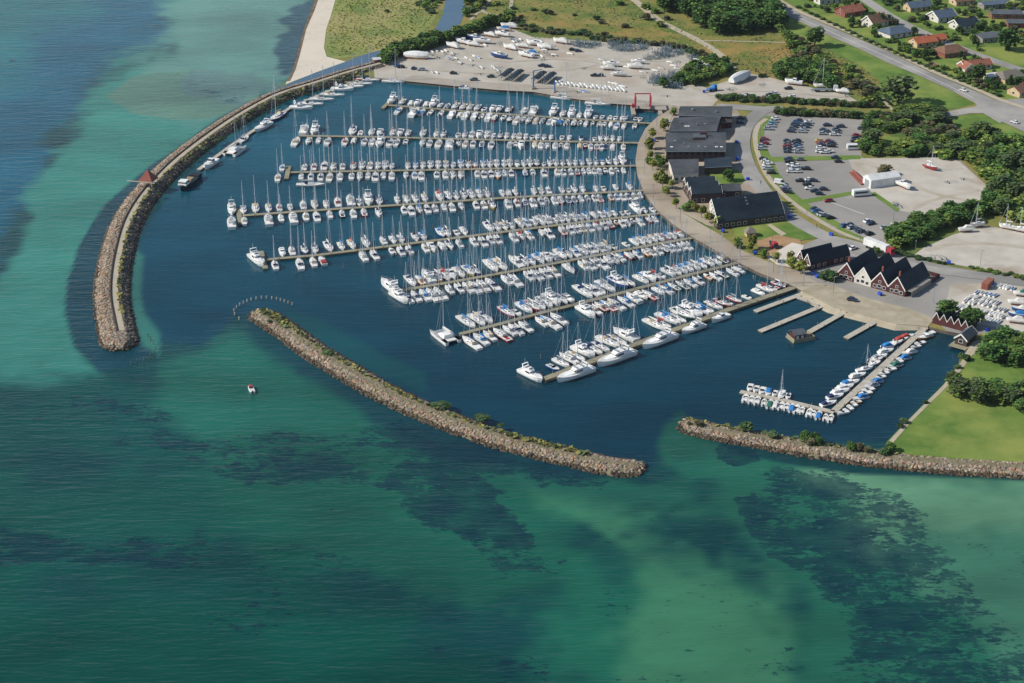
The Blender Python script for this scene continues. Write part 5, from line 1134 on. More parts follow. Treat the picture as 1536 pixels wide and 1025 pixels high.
rack(767, 117, 'pair of dark striped mast rack roofs, left of the tall blue crane'); rack(816, 121, 'pair of dark striped mast rack roofs, right of the tall blue crane')
# houses of the suburb
HS = [('house_with_red_brown_roof', 1274, 22, 14, 9, 2.8, 5.4, R(26), 'brickred', 'roof_redbrown', 0, 'brick house with red-brown roof, leftmost along the main road'),
 ('house', 1312, 38, 12, 9, 2.8, 6.2, R(30), 'wallwhite', 'roof_brown', 0, 'white-gabled house with brown roof left of the dark conifer'),
 ('house', 1342, 53, 15, 11, 2.6, 5.0, R(24), 'wallwhite', 'roof_blue', 3.5, 'house with a blue-grey hipped roof'),
 ('house', 1384, 68, 13, 8, 2.7, 5.0, R(20), 'wallbeige', 'roof_orange', 0, 'house with bright orange tiled roof'),
 ('house', 1425, 82, 14, 10, 2.6, 5.2, R(20), 'brickred', 'roof_brown', 3, 'brick house with broad brown hipped roof'),
 ('house', 1462, 103, 16, 6.5, 2.6, 4.6, R(16), 'wallwhite', 'roof_redbrown', 0, 'long low white house with red-brown roof'),
 ('house', 1512, 120, 13, 10, 2.6, 5.0, R(24), 'wallbeige', 'roof_grey', 2, 'house with pale grey-brown roof near the right edge'),
 ('house', 1487, 120, 6, 5, 2.6, 3.2, R(20), 'wallwhite', 'tarpwhite', 0, 'small white flat outbuilding beside the dark round tree'),
 ('house', 1529, 142, 9, 8, 2.8, 5.0, R(30), 'wallbeige', 'roof_brown', 0, 'beige house at the right edge above the junction'),
 ('house', 1376, 15, 14, 8, 2.7, 5.2, R(16), 'wallbeige', 'roof_blue', 0, 'house with dark roof and beige gable beyond the residential street'),
 ('house', 1412, 30, 13, 10, 2.8, 5.8, R(24), 'wallwhite', 'roof_blue', 0, 'white house with blue-black roof and chimney'),
 ('house', 1446, 42, 14, 9, 2.8, 5.4, R(22), 'wallwhite', 'roof_dark', 0, 'white house with near-black roof, right of the blue-black roofed one'),
 ('house', 1488, 60, 17, 10, 2.7, 3.3, R(12), 'wallgrey', 'roof_tar', 0, 'flat grey house beside the large round garden tree'),
 ('house', 1508, 26, 17, 9, 2.9, 3.5, R(-6), 'brickred', 'roof_tar', 0, 'low brick house with flat grey roof, upper of two at the right edge'),
 ('house', 1526, 40, 12, 8, 2.9, 3.5, R(-6), 'brickred', 'roof_tar', 0, 'low brick house with flat grey roof, lower of two at the right edge'),
 ('house', 1490, 11, 16, 8, 2.7, 3.6, R(10), 'wallgrey', 'roof_blue', 0, 'grey-roofed long house near the top right'),
 ('house', 1242, 4, 15, 7, 3.2, 5.2, R(18), 'wallwhite', 'roof_blue', 0, 'white house cut by the top edge above the main road'),
 ('house', 1442, 6, 12, 8, 2.7, 4.6, R(16), 'wallbeige', 'roof_brown', 0, 'brown-roofed house at the top edge of the suburb'),
 ('house', 1352, -8, 12, 9, 2.7, 5, R(20), 'wallwhite', 'roof_blue', 0, 'pale house with slate roof at the very top edge'),
 ('house', 1530, -2, 12, 8, 2.7, 4.6, R(10), 'wallwhite', 'roof_grey', 0, 'grey-roofed house in the top right corner')]
HOUSEPX = []
for (n_, u, v, L, W, e_, rd, rz, wl, rf, hp, lab) in HS:
    r = building('house', u, v, rz+R(4), lab, 'house'); HOUSEPX.append((u, v))
    gable(r, L, W, e_, rd, wl, rf, 0, 0, 0, .5, 'trimwhite' if wl == 'wallwhite' and not hp else None, 1, hip=hp, chimney=(L*.2 if rd > 4.5 and not hp else None), wingroup=3.2)
    if rf == 'roof_orange': gable(r, 9, 6.5, 2.6, 4.4, wl, rf, 9.5, 1.5, R(2), .5, None, 1)
    if 'long low' in lab: gable(r, 7, 6, 2.6, 4.8, wl, rf, -6.5, -2.5, R(90), .5, 'trimwhite', 0)
# ------------------------------------------------------------ cars and other vehicles
def car_mesh(L=4.3, W=1.76, van=0):
    pr = []; hw = W/2; H = 1.45 if not van else 2.1 if van == 1 else 2.8
    b = MB(); zs = .28
    prof = [(-L/2, .55), (-L/2+.08, .78), (-L*.42, .92), (-L*.22, .95), (L*.22, .93), (L*.42, .80), (L/2-.04, .62), (L/2, .45)]
    if van: prof = [(-L/2, .5), (-L/2+.03, 1.0), (-L*.44, 1.0), (0, 1.02), (L*.3, 1.0), (L*.44, .9), (L/2-.03, .75), (L/2, .45)]
    b.loft([[(y_*hw, x, z) for y_, z in ((-.86, zs), (.86, zs), (1, .45), (.98, h-.05), (.9, h), (-.9, h), (-.98, h-.05), (-1, .45))] for x, h in prof]); pr.append(('body', b, ['car_silver'], None))
    y0, y1, y2, y3 = (-L*.40, -L*.28, L*.06, L*.25) if not van else (-L*.49, -L*.48, L*.22, L*.38)
    g = MB(); g.loft([[(-.86*hw, y0, .9), (.86*hw, y0, .9), (.84*hw, y0+.01, .94), (-.84*hw, y0+.01, .94)], [(-.86*hw, y1, .93), (.86*hw, y1, .93), (.74*hw, y1, H-.04), (-.74*hw, y1, H-.04)], [(-.86*hw, y2, .93), (.86*hw, y2, .93), (.74*hw, y2, H-.04), (-.74*hw, y2, H-.04)], [(-.86*hw, y3, .9), (.86*hw, y3, .9), (.82*hw, y3-.02, .94), (-.82*hw, y3-.02, .94)]]); pr.append(('window', g, ['glass'], None))
    r_ = MB(); r_.box(-.76*hw, .76*hw, y1-.02, y2+.02, H-.05, H+.01, 0, .03, .05)
    if van: r_.box(-.9*hw, .9*hw, y1, y2-.5, 1.0, H-.02)
    pr.append(('roof', r_, ['car_silver'], None))
    for sx in (-1, 1):
        for yy in (-L*.31, L*.31):
            w_ = MB(); w_.tube((sx*(hw-.2), yy, .32), (sx*(hw+.01), yy, .32), .32, .32, 10); pr.append(('wheel', w_, ['tyre'], None))
    for sx in (-1, 1):
        h_ = MB(); h_.box(sx*hw*.7-.16, sx*hw*.7+.16, L/2-.06, L/2+.01, .55, .7); pr.append(('headlight', h_, ['canvas_white'], None))
    return pr
CARP = [proto('parked_car', car_mesh(4.0, 1.7), 'car'), proto('parked_car', car_mesh(3.7, 1.62), 'car'), proto('parked_car', car_mesh(4.4, 1.78), 'car'), proto('parked_van', car_mesh(4.8, 1.9, 1), 'van')]
CC = {'k': 'car_black', 'n': 'car_navy', 'b': 'car_blue', 's': 'car_silver', 'w': 'car_white', 'r': 'car_red', 'g': 'car_grey', 'G': 'car_green', 'y': 'car_yellow', 't': 'car_teal'}
CN = {'k': 'black', 'n': 'dark blue', 'b': 'blue', 's': 'silver', 'w': 'white', 'r': 'red', 'g': 'grey', 'G': 'dark green', 'y': 'yellow', 't': 'teal'}
def cars(txt, ang, where, group='cars parked by the marina', x0=1110, y0=160, s=4.88, jit=.06):
    for i, t in enumerate(txt.split()):
        q = t.split(','); u = x0+float(q[0])/s; v = y0+float(q[1])/s; c = q[2]; p = P(u, v, LZ); a = float(q[3]) if len(q) > 3 else ang
        idx = 3 if 'V' in c else rnd.choice([0, 0, 1, 2]); c = c[0]
        copy_tree(CARP[idx], (p.x, p.y, LZ+.24), R(a)-math.pi/2+rnd.uniform(-jit, jit)+(math.pi if rnd.random() < .5 else 0), None, '%s %s, %s' % (CN[c], 'van' if idx == 3 else 'car', where % ordn(i+1)), group, {'car_silver': CC[c]})
cars('255,97,w 243,117,s 234,134,t 226,150,s 208,172,s', -12, '%s down in the first slanting column of the car park')
cars('430,112,n 415,124,b 405,140,n 395,156,n 383,172,g 372,190,n', -12, '%s down in the second slanting column of the car park')
cars('500,124,w 490,140,n 478,157,n 462,175,s 452,192,s', -12, '%s down in the third slanting column of the car park')
cars('640,146,n 735,155,n 615,182,n 630,192,g 605,208,s 705,180,n 700,195,g 690,214,w 888,170,g', -4, '%s of the scattered cars in the upper right of the car park')
cars('178,248,r 170,264,n 178,280,r 160,297,s 158,320,s', -4, '%s down in the left column above the green strip')
cars('345,262,n 345,280,g 345,300,r 345,320,k 346,340,n', -4, '%s down in the middle left column above the green strip')
cars('415,262,k 418,280,n 422,300,b 424,320,s 426,343,s', -4, '%s down in the middle column above the green strip')
cars('578,262,y 590,278,r 600,290,n 590,312,w 585,340,w 655,264,r 668,278,n 668,298,k 655,338,w 618,345,w', -4, '%s of the colourful group above the green strip')
cars('853,222,r 846,242,n 838,262,k', -4, '%s down beside the white bus at the hedge')
cars('172,395,k 185,412,w 205,425,w 195,445,w 200,465,s 228,495,k', -6, '%s down in the left column below the green strip')
cars('355,395,n 360,412,k 372,438,w 410,445,w 395,465,s 378,485,w 410,485,w 440,398,g', -4, '%s of the tight group below the green strip')
cars('695,383,n 720,412,k 482,465,k 437,553,k 490,580,k 508,548,w 538,552,n 505,610,w 545,628,n 580,648,n 612,615,n', -6, '%s of the loosely parked cars in the middle lot')
cars('290,570,wV 325,600,s 335,620,n 350,636,k', -20, '%s down along the verge of the middle lot')
cars('648,700,r', 8, '%s and only car at the top of the lower lot')
cars('540,762,n 558,775,b 575,787,n 595,800,s 615,805,s 660,824,k', 20, '%s along the verge of the lower lot')
cars('762,882,b 800,880,n 815,895,s 860,910,n 880,922,n 945,940,k 935,850,w 955,865,n', 35, '%s in the bottom corner of the lower lot')
cars('620,632,s 715,620,w 820,578,r', 20, '%s of three near the thick hedge', x0=1186, y0=200, s=4.389)
cars('1188,528,w,-52 1480,712,w,-52', -52, '%s white car driving on the main road', 'cars driving on the main road', 1136, 0, 3.84)
cars('870,492,n', -24, '%s and only dark car on the slipway', 'cars by the slipway', 1080, 340, 4.389)
cars('830,143,s 875,152,w', 40, '%s of two behind the black-roofed restaurant building', 'cars by the slipway', 1080, 340, 4.389)
cars('965,940,b,-30 1140,945,k,-20 1220,880,G,-15', -20, '%s of three on the gravel behind the boathouses', 'cars by the slipway', 1380, 400, 8.54)
cars('610,335,n 610,345,w 668,345,s 790,330,k 785,350,w 825,318,w 935,280,k 965,345,w', 0, '%s on the gravel behind the long hedge', 'cars in the yard', 1000, 80, 5.12)
cars('1335,365,n,0 1340,300,n,0 ', 0, '%s in the shadow of the promenade buildings', 'cars by the promenade', 980, 150, 10.24)
cars('710,483,k 890,540,g 365,443,n 425,450,s 245,428,k 215,420,b 1040,512,G', 0, '%s on the yard gravel near the quay', 'cars in the yard', 560, 30, 5.908)
cars('70,331,n 115,338,n 500,412,k 550,412,n 322,200,k 368,210,n', 0, '%s of the dark cars on the open yard', 'cars in the yard', 800, 40, 5.486)
cars('1235,0,w,-60', -56, '%s white car far up the main road', 'cars driving on the main road', 1136, 5, 40)
for o in CARP: drop(o)
def bigvan(u, v, rz, label, L=7.2, H=3.0, cat='motorhome'):
    p = P(u, v, LZ); r = empty(cat.replace(' ', '_'), (p.x, p.y, LZ+.15), R(rz), label, cat)
    q = MB(); q.loft([[(x, -1.15, .5), (x, 1.15, .5), (x, 1.15, z), (x, .95, z+.18), (x, -.95, z+.18), (x, -1.15, z)] for x, z in ((-L/2, H-.2), (L/2-2, H-.2), (L/2-1.0, H-.7), (L/2, 1.3))]); part(q, 'body', ['car_white'], r)
    for s in (-1.16, 1.15): q = MB(); q.box(-L/2+.6, L/2-1.6, s, s+.01, 1.5, 2.3); part(q, 'window', ['glass'], r)
    q = MB(); q.add([(L/2-.05, -1, 1.45), (L/2-.05, 1, 1.45), (L/2-.95, .9, H-.55), (L/2-.95, -.9, H-.55)], [(0, 1, 2, 3)]); q.v = [(x+.03, y, z+.06) for x, y, z in q.v]; part(q, 'windscreen', ['glass'], r)
    for x in (-L*.3, L*.32):
        for s in (-1.05, .85): q = MB(); q.tube((x, s, .42), (x, s+.2, .42), .42, .42, 10); part(q, 'wheel', ['tyre'], r)
bigvan(1292, 294.5, 14, 'white motorhome at the end of the strip below the white tent', 8, 3.1)
bigvan(1281, 225, 3, 'white minibus parked against the tall hedge', 6.6, 2.7, 'minibus')
bigvan(1346, 344, 20, 'white camper near the thick hedge of the lower lot', 5.2, 2.7)
bigvan(1319, 102-2, 0, 'white caravan behind the gardens by the main road', 4.5, 2.5, 'caravan') if False else None
def truck(u, v, rz, label, cabm, loadm, L=13, flat=False):
    p = P(u, v, LZ); r = empty('truck', (p.x, p.y, LZ+.2), R(rz), label, 'truck')
    q = MB(); q.box(L/2-2.2, L/2, -1.2, 1.2, .6, 3.3, 0, .15, .08); cb_ = part(q, 'cab', [cabm], r); q = MB(); q.box(L/2-.16, L/2-.03, -1.0, 1.0, 1.9, 2.8); part(q, 'windscreen', ['glass'], cb_)
    if flat: q = MB(); q.box(-L/2, L/2-2.6, -1.2, 1.2, 1.0, 1.3); part(q, 'trailer_bed', ['steel'], r)
    else: q = MB(); q.box(-L/2, L/2-2.7, -1.25, 1.25, 1.1, 3.8, 0, .02, .02); part(q, 'load_box', [loadm], r)
    for x in (-L*.38, -L*.28, L*.05, L*.38):
        for s in (-1.15, .85): q = MB(); q.tube((x, s, .5), (x, s+.3, .5), .5, .5, 10); part(q, 'wheel', ['tyre'], r)
truck(1318, 378, -52, 'red and white truck on the ring road behind the four-gabled building', 'redsteel', 'tarpwhite', 14)
truck(1238, 138, 0, 'long grey flatbed truck carrying boat parts at the end of the gravel', 'car_white', 'steel', 12, True)
p = P(1068, 137, LZ); r = empty('blue_tractor', (p.x, p.y, LZ), R(30), 'bright blue boat tractor beside a blue bin at the yard entrance', 'tractor')
q = MB(); q.box(-2.6, .4, -1.2, 1.2, .8, 1.8, 0, .1, .1); part(q, 'body', ['bluesteel'], r); q = MB(); q.box(.5, 2.4, -1.1, 1.1, .8, 3.2, 0, .15, .1); part(q, 'cab', ['canvas_blue'], r)
for x in (-1.8, 1.6):
    for s in (-1.4, 1.0): q = MB(); q.tube((x, s, .75), (x, s+.4, .75), .75, .75, 10); part(q, 'wheel', ['tyre'], r)
# ------------------------------------------------------------ boats ashore, cradles, dinghies
def ashore(u, v, ang, L, label, hull=None, kind='m', tarp=None):
    p = P(u, v, LZ); pr = motor_parts(L, L*.31, 'cabin' if kind == 'm' else 'covered') if kind != 's' else sail_parts(L, L*.31, L*1.2, True, False)
    r = empty('boat_ashore', (p.x, p.y, LZ+1.2), R(ang), label, 'boat'); sub = {}
    for n, mb, mats, par in pr:
        if n in ('outboard_engine',): continue
        mm = [HCOL[hull][0]] if (n == 'hull' and hull) else [tarp or 'canvas_white'] if n == 'tarpaulin' else mats
        o = part(mb, n, mm, sub.get(par, r) if par else r); sub.setdefault(n, o)
    k = MB(); k.box(-.12, .12, -L*.4, L*.3, -.9, -.3); part(k, 'keel', ['anti_red' if hull != 'b' else 'hull_blue'], r)
    for y in (-L*.25, L*.2):
        for s in (-1, 1): q = MB(); q.tube((s*1.3, y, -1.2), (s*.8, y, .1), .07, .07, 4); part(q, 'cradle_prop', ['cradle'], r)
    q = MB(); q.box(-1.35, 1.35, -L*.27, -L*.23, -1.2, -1.05); part(q, 'cradle_bar', ['cradle'], r)
YB = crop(560, 30, 5.908, '700,252,c 790,217,m 880,237,c 895,182,m,b 960,212,m 1030,152,c,g 1140,150,m 1200,78,c 1150,100,c,B 1210,267,c 1110,340,m,b 1320,252,c 1430,232,m 1350,333,m 1390,315,c,B 1515,262,c')
for i, t in enumerate(YB):
    fl = t[3] if len(t) > 3 else ''
    ashore(t[0], t[1], 68+((i*37) % 30)-15, (8.5, 9.5, 7.5)[i % 3], 'white boat propped up at the top of the yard, %s from the left' % ordn(i+1), 'b' if fl == 'b' else None, t[2], 'canvas_blue' if fl == 'B' else None)
for i, t in enumerate(crop(800, 40, 5.486, '222,142,c 112,192,c 638,332,m 612,362,c 700,412,s 860,308,m 838,352,c 1258,408,c 1395,325,c 1405,350,c')):
    ashore(t[0], t[1], 75+((i*23) % 24)-12, 7.5 if i % 2 else 8.5, 'white boat on stands on the open yard gravel, %s of ten from left' % ordn(i+1), None, t[2])
ashore(1395, 255, -140, 7.5, 'white boat with a red bottom alone on the pale gravel lot', 'r', 's'); ashore(1355, 283, -150, 8.5, 'white motorboat propped beside the storage tent', None, 'm')
ashore(1190, 128, 70, 9, 'white motorboat beside the dark hedge on the rear gravel'); ashore(1236, 133, 80, 11, 'sailboat hull lying behind the flatbed truck', None, 's')
ashore(1263, 141, 70, 7, 'small white boat at the far end of the rear gravel', None, 'c')
for i, (u, v) in enumerate(((1448, 349), (1465, 342), (1510, 345), (1531, 349))): ashore(u, v, (100, 110, 60, 60)[i], 6.8, 'white sailboat on stands by the thicket, %s of four from the left' % ordn(i+1), None, 's' if i else 'c')
for i, (u, v, c, hh) in enumerate(((1533, 446, 'canvas_green', None), (1525, 459, None, None), (1531, 470, None, 'b'), (1526, 478, 'canvas_blue', 'b'), (1523, 486, None, None))): ashore(u, v, 75, 7, 'boat on stands at the right edge of the dinghy park, %s from the top' % ordn(i+1), hh, 'c', c)
def wrapped(u, v, ang, L, label, band=None):
    p = P(u, v, LZ); r = empty('wrapped_boat', (p.x, p.y, LZ), R(ang), label, 'boat'); q = MB(); secs = []
    for i in range(9):
        t = i/8; y = -L/2+L*t; s = math.sin(math.pi*min(.98, max(.04, t*.8+.14)))**.6; w_ = L*.16*s; z1 = 2.4+L*.10*s
        secs.append([(-w_, y, .9), (w_, y, .9), (w_*1.05, y, 2.2), (w_*.6, y, z1), (0, y, z1+.5*s), (-w_*.6, y, z1), (-w_*1.05, y, 2.2)])
    q.loft(secs); part(q, 'tarpaulin', ['tarpwhite'], r); q = MB(); q.box(-L*.14, L*.14, -L*.42, L*.4, .2, 1.2, 0, -.3, .2); part(q, 'hull', [band or 'canvas_grey'], r)
wrapped(624, 88, 80, 13, 'big boat under a white tarpaulin with a brown hull near the river bushes', 'hull_wood'); wrapped(1110, 121, -38, 17, 'very large boat wrapped in white sheeting on the rear gravel')
r = building('red_shed', 565, 95, R(20), 'small red-brown shed with a white roof at the root of the curved breakwater', 'shed'); gable(r, 4, 3, 2.2, 3.0, 'brickred', 'tarpwhite', 0, 0, 0, .2, None, 0, endwin=False)
# empty cradles
cm = MB()
for s in (-.9, .9): cm.box(s-.06, s+.06, -1.6, 1.6, .1, .22)
for y in (-1.4, 1.4): cm.box(-.9, .9, y-.06, y+.06, .12, .24)
for s in (-1, 1):
    for y in (-1.4, 1.4): cm.tube((s*.9, y, .2), (s*1.3, y, 1.7), .07, .07, 4); cm.box(s*1.3-.2, s*1.3+.2, y-.25, y+.25, 1.65, 1.75)
cr = cm.build('boat_cradle', ['cradle']); tag(cr, 'empty grey steel boat cradle stacked among others on the yard gravel', 'cradle', 'empty boat cradles in the yard'); used = False
CR = [('330,130 540,135 550,160 440,185 330,165', 34), ('610,135 700,130 930,160 945,195 800,205 640,205', 52), ('990,220 1060,180 1220,185 1225,235 1130,250 1060,270 930,285 915,270', 52), ('960,430 1060,405 1140,420 1140,440 1010,490 960,480', 34), ('1060,480 1130,465 1230,440 1245,470 1200,520 1070,505', 24), ('1130,380 1180,385 1170,405 1130,400', 5), ('1285,240 1330,260 1345,290 1300,275', 8)]
rc = random.Random(4)
for q, n_ in CR:
    pl = [(a, b) for a, b in crop(800, 40, 5.486, q)]; us = [a for a, b in pl]; vs_ = [b for a, b in pl]; k = 0; tries = 0
    while k < n_ and tries < 4000:
        tries += 1; u = rc.uniform(min(us), max(us)); v = rc.uniform(min(vs_), max(vs_))
        if not inpoly(u, v, pl): continue
        p = P(u, v, LZ); k += 1
        if not used: o = cr; used = True
        else: o = cr.copy(); COL.objects.link(o)
        o.location = (p.x, p.y, LZ+.12+rc.choice((0, 0, .3))); o.rotation_euler = (rc.uniform(-.05, .05), 0, rc.uniform(-.5, .5)+R(70)); o.scale = (rc.uniform(.9, 1.15),)*3
# trailers and stacked gear between the boats
def trailer():
    r = empty('boat_trailer', (0, 0, -400), 0, 'trailer', 'trailer'); q = MB(); q.box(-.8, -.7, -2.6, 1.6, .5, .62); q.box(.7, .8, -2.6, 1.6, .5, .62); q.box(-.7, .7, -2.6, -2.48, .5, .62); q.tube((-.75, 1.6, .55), (0, 3.2, .5), .06, .06, 4); q.tube((.75, 1.6, .55), (0, 3.2, .5), .06, .06, 4); part(q, 'frame', ['steel'], r)
    for s in (-1, 1): q = MB(); q.tube((s*.82, -.8, .3), (s*1.0, -.8, .3), .3, .3, 8); part(q, 'wheel', ['tyre'], r)
    return r
tr = trailer(); rq = random.Random(15)
for i, (u, v) in enumerate(crop(560, 30, 5.908, '450,300 540,320 640,305 720,320 590,340 770,400 960,430 940,490 1100,440 1060,510 1120,470 870,410 1500,360 1530,300 1460,180 1300,200 1250,180 1120,220 480,460 700,360')+crop(800, 40, 5.486, '60,220 150,250 420,350 700,360 1180,300 1330,370 1240,380 900,420 1090,580 380,545 1340,330')+crop(1000, 80, 5.12, '470,280 500,285 740,245 720,252 1140,290 890,350 1380,330')+crop(1186, 200, 4.389, '690,470 710,490 930,820 1000,830 700,480 1050,330 1150,310')):
    p = P(u, v, LZ); copy_tree(tr, (p.x, p.y, LZ+.2), rq.uniform(0, 6.28), rq.uniform(.8, 1.2), 'empty grey boat trailer left standing on the yard gravel', 'empty boat trailers')
drop(tr)
# dinghies
def dinghy_proto():
    r = empty('dinghy', (0, 0, -400), 0, 'dinghy', 'dinghy'); secs, hs = hull_secs(4.4, 1.7, .75, .1); q = MB(); q.loft(hs); part(q, 'hull', ['gel'], r)
    q = MB(); q.loft([[(-.6, y, .8), (0, y, .8+z), (.6, y, .8)] for y, z in ((-2, .2), (0, .45), (1.5, .2))]); part(q, 'cover', ['canvas_white'], r)
    q = MB(); q.tube((-1, -.2, .0), (1, -.2, .0), .18, .18, 6); q.tube((0, -.2, -.05), (0, 2.9, -.05), .05, .05, 4); part(q, 'trolley', ['cradle'], r); return r
dp = dinghy_proto()
def dinghies(txt, ang, group, label, x0, y0, s, z=.25):
    for i, t in enumerate(txt.split()):
        q = t.split(','); u = x0+float(q[0])/s; v = y0+float(q[1])/s; p = P(u, v, LZ); c = q[2] if len(q) > 2 else 'w'
        cv = {'w': 'canvas_white', 'b': 'canvas_blue', 'g': 'canvas_grey', 'n': 'canvas_navy', 't': 'bluesteel'}[c]; nm = {'w': 'white', 'b': 'blue', 'g': 'grey', 'n': 'navy', 't': 'light blue'}[c]
        copy_tree(dp, (p.x, p.y, LZ+z), R(ang)+rnd.uniform(-.1, .1), (rnd.uniform(.6, .72), rnd.uniform(.75, .92), .7), '%s-covered dinghy, %s' % (nm, label % ordn(i+1)), group, {'canvas_white': cv})
G_ = 'dinghies in the dinghy park'
dinghies('725,345,t 795,352,g 850,365,t 905,375,t 965,385,t', -38, G_, '%s in the row of blue covers', 1380, 400, 8.54)
dinghies('945,245,b 1005,255 1045,268,g 1085,272 1125,285 1185,298,b', -38, G_, '%s in the row beside the red container', 1380, 400, 8.54)
dinghies('650,400 600,430 700,415 735,405 580,455,g 640,470 690,480 720,460,g 820,430 870,445 780,470 830,495 890,510,g 930,460 990,480,g 960,500', -38, G_, '%s in the upper white block', 1380, 400, 8.54)
dinghies('480,545,g 520,520 560,545 600,550 640,560 690,565 735,575 780,585 830,600 945,550 1020,560,g 1085,575,g 910,610 950,620 985,635 1020,645 1060,660,g 900,645', -38, G_, '%s in the middle white block', 1380, 400, 8.54)
dinghies('440,620 480,625 520,632 550,645 740,670 775,680 810,688 850,695 890,700 930,705 970,710 1010,718,g', -38, G_, '%s in the lowest white row', 1380, 400, 8.54)
dinghies(' '.join('%d,%d,%s' % (x, 462+(x-180)*.105+(i % 2)*14, 'wgwwgw'[i % 6]) for i, x in enumerate(range(185, 760, 17))), 15, 'dinghies in the yard row', '%s in the long row beside the mast racks', 800, 40, 5.486)
dinghies('400,540,b 430,548,b', 80, 'dinghies in the yard row', '%s of two blue ones on the quay', 800, 40, 5.486)
dinghies('430,275 480,300,g 520,290 560,280,g 610,290 640,280 700,300,g 660,345,b 730,350 770,385,g 820,345 860,360,g 890,330 930,340,b 955,430,w 1060,420,g 1075,440 1100,450,g 990,230 1010,200,g 1240,200 1265,190,b 1300,180 1370,190 1400,205,g 1450,190 1480,195 1490,330 520,470,g 560,475', 30, 'small boats scattered over the yard', '%s of the scattered ones in the yard', 560, 30, 5.908)
dinghies('70,180,g 90,200 150,160,g 170,240 300,230 560,280,g 600,300 760,340 900,380,g 1000,370 1050,350,g 1120,300 1150,330 1180,350,g 1340,280 1380,300,g 640,470,g 670,478 700,490,g 730,500', 60, 'small boats scattered over the yard', '%s of the small craft on the open gravel', 800, 40, 5.486)
drop(dp)
# waste bins / blue covers
bm_ = MB(); bm_.box(-.8, .8, -.6, .6, .15, 1.35, 0, -.08, -.06); bt = bm_.build('waste_bin', ['binblue'])
bins = crop(900, 130, 4.389, '685,42 440,240 358,365 900,375 905,485 972,618 808,960 1250,868')+crop(1080, 340, 4.389, '730,62 230,185 640,338 610,320 1052,455 1505,248')+crop(1380, 400, 8.54, '862,838')
for i, t in enumerate(bins):
    o = bt if i == 0 else bt.copy()
    if i: COL.objects.link(o)
    p = P(t[0], t[1], LZ); o.location = (p.x, p.y, LZ+.2); o.rotation_euler = (0, 0, i*.7); tag(o, 'bright blue waste bin standing on the paving around the harbour buildings', 'waste bin', 'blue waste bins'); o.scale = (.85,)*3
# lamp posts
lm = MB(); lm.tube((0, 0, 0), (0, 0, 6.5), .1, .07, 6); lp = empty('lamp_post', (0, 0, -400), 0, 'x', 'lamp post'); part(lm, 'pole', ['steel'], lp); lm = MB(); lm.box(-.15, .9, -.12, .12, 6.5, 6.62); part(lm, 'lamp_head', ['canvas_grey'], lp)
for i, (u, v) in enumerate(pts('985,190 968,225 966,262 980,300 1020,335 1065,363 1110,386 1160,409 1205,430 1140,205 1150,265 1210,322 1290,362 1372,385 1470,400 1180,235 1250,205 1340,330 1400,455 1250,440')):
    p = P(u, v, LZ); copy_tree(lp, (p.x, p.y, LZ+.1), i*1.3, None, 'slim grey lamp post along the promenade or ring road', 'grey lamp posts')
drop(lp)
# people
def person(u, v, top, label, rz=0, gz=LZ+.2):
    p = P(u, v, gz); me = bpy.data.meshes.new('person'); o = bpy.data.objects.new('person', me); COL.objects.link(o); b = bmesh.new(); ly = b.verts.layers.skin.verify()
    J = [(0, 0, .95), (0, 0, 1.2), (0, 0, 1.45), (0, .02, 1.56), (0, .03, 1.66), (0, .03, 1.76), (-.2, 0, 1.42), (-.27, .03, 1.14), (-.25, .12, .92), (.2, 0, 1.42), (.27, -.03, 1.14), (.25, .06, .92), (-.1, .02, .88), (-.11, .12, .48), (-.11, .06, .08), (-.11, .2, .03), (.1, .0, .88), (.11, -.04, .48), (.11, -.2, .08), (.11, -.08, .03)]
    E_ = [(0, 1), (1, 2), (2, 3), (3, 4), (4, 5), (2, 6), (6, 7), (7, 8), (2, 9), (9, 10), (10, 11), (0, 12), (12, 13), (13, 14), (14, 15), (0, 16), (16, 17), (17, 18), (18, 19)]
    rad = [.15, .15, .15, .06, .10, .08, .065, .05, .04, .065, .05, .04, .09, .065, .045, .04, .09, .065, .045, .04]
    vs = [b.verts.new(j) for j in J]; [b.edges.new((vs[i], vs[j])) for i, j in E_]
    for i, vv in enumerate(vs): vv[ly].radius = (rad[i], rad[i]*.8)
    vs[0][ly].use_root = True; b.to_mesh(me); b.free(); me.materials.append(M[top])
    md = o.modifiers.new('skin', 'SKIN'); md2 = o.modifiers.new('sub', 'SUBSURF'); md2.levels = 1; md2.render_levels = 1
    o.location = (p.x, p.y, gz); o.rotation_euler = (0, 0, rz); tag(o, label, 'person'); q = MB(); q.box(-.09, .09, -.07, .12, 1.68, 1.80, 0, .03, .03); part(q, 'hair', ['hair'], o)
person(171, 380, 'cloth_dark', 'person in dark clothes walking on the curved breakwater walkway', 1, 2.65)
person(206, 307, 'cloth_dark', 'person in dark clothes on the walkway below the pyramid-roofed hut', 2, 2.65)
person(1225, 342, 'cloth_dark', 'person in dark clothes walking on the ring road beside the lawn', 2)
person(1141, 277, 'cloth_dark', 'person in dark clothes crossing the ring road near the little lawn', 0)
person(1130, 419, 'cloth_light', 'person in pale clothes on the promenade beside the eighth pontoon', 0)

for o in COL.objects:
    if o.parent is None and len(str(o.get('label', '')).split()) > 16: print('LONG', o.name, o['label'])
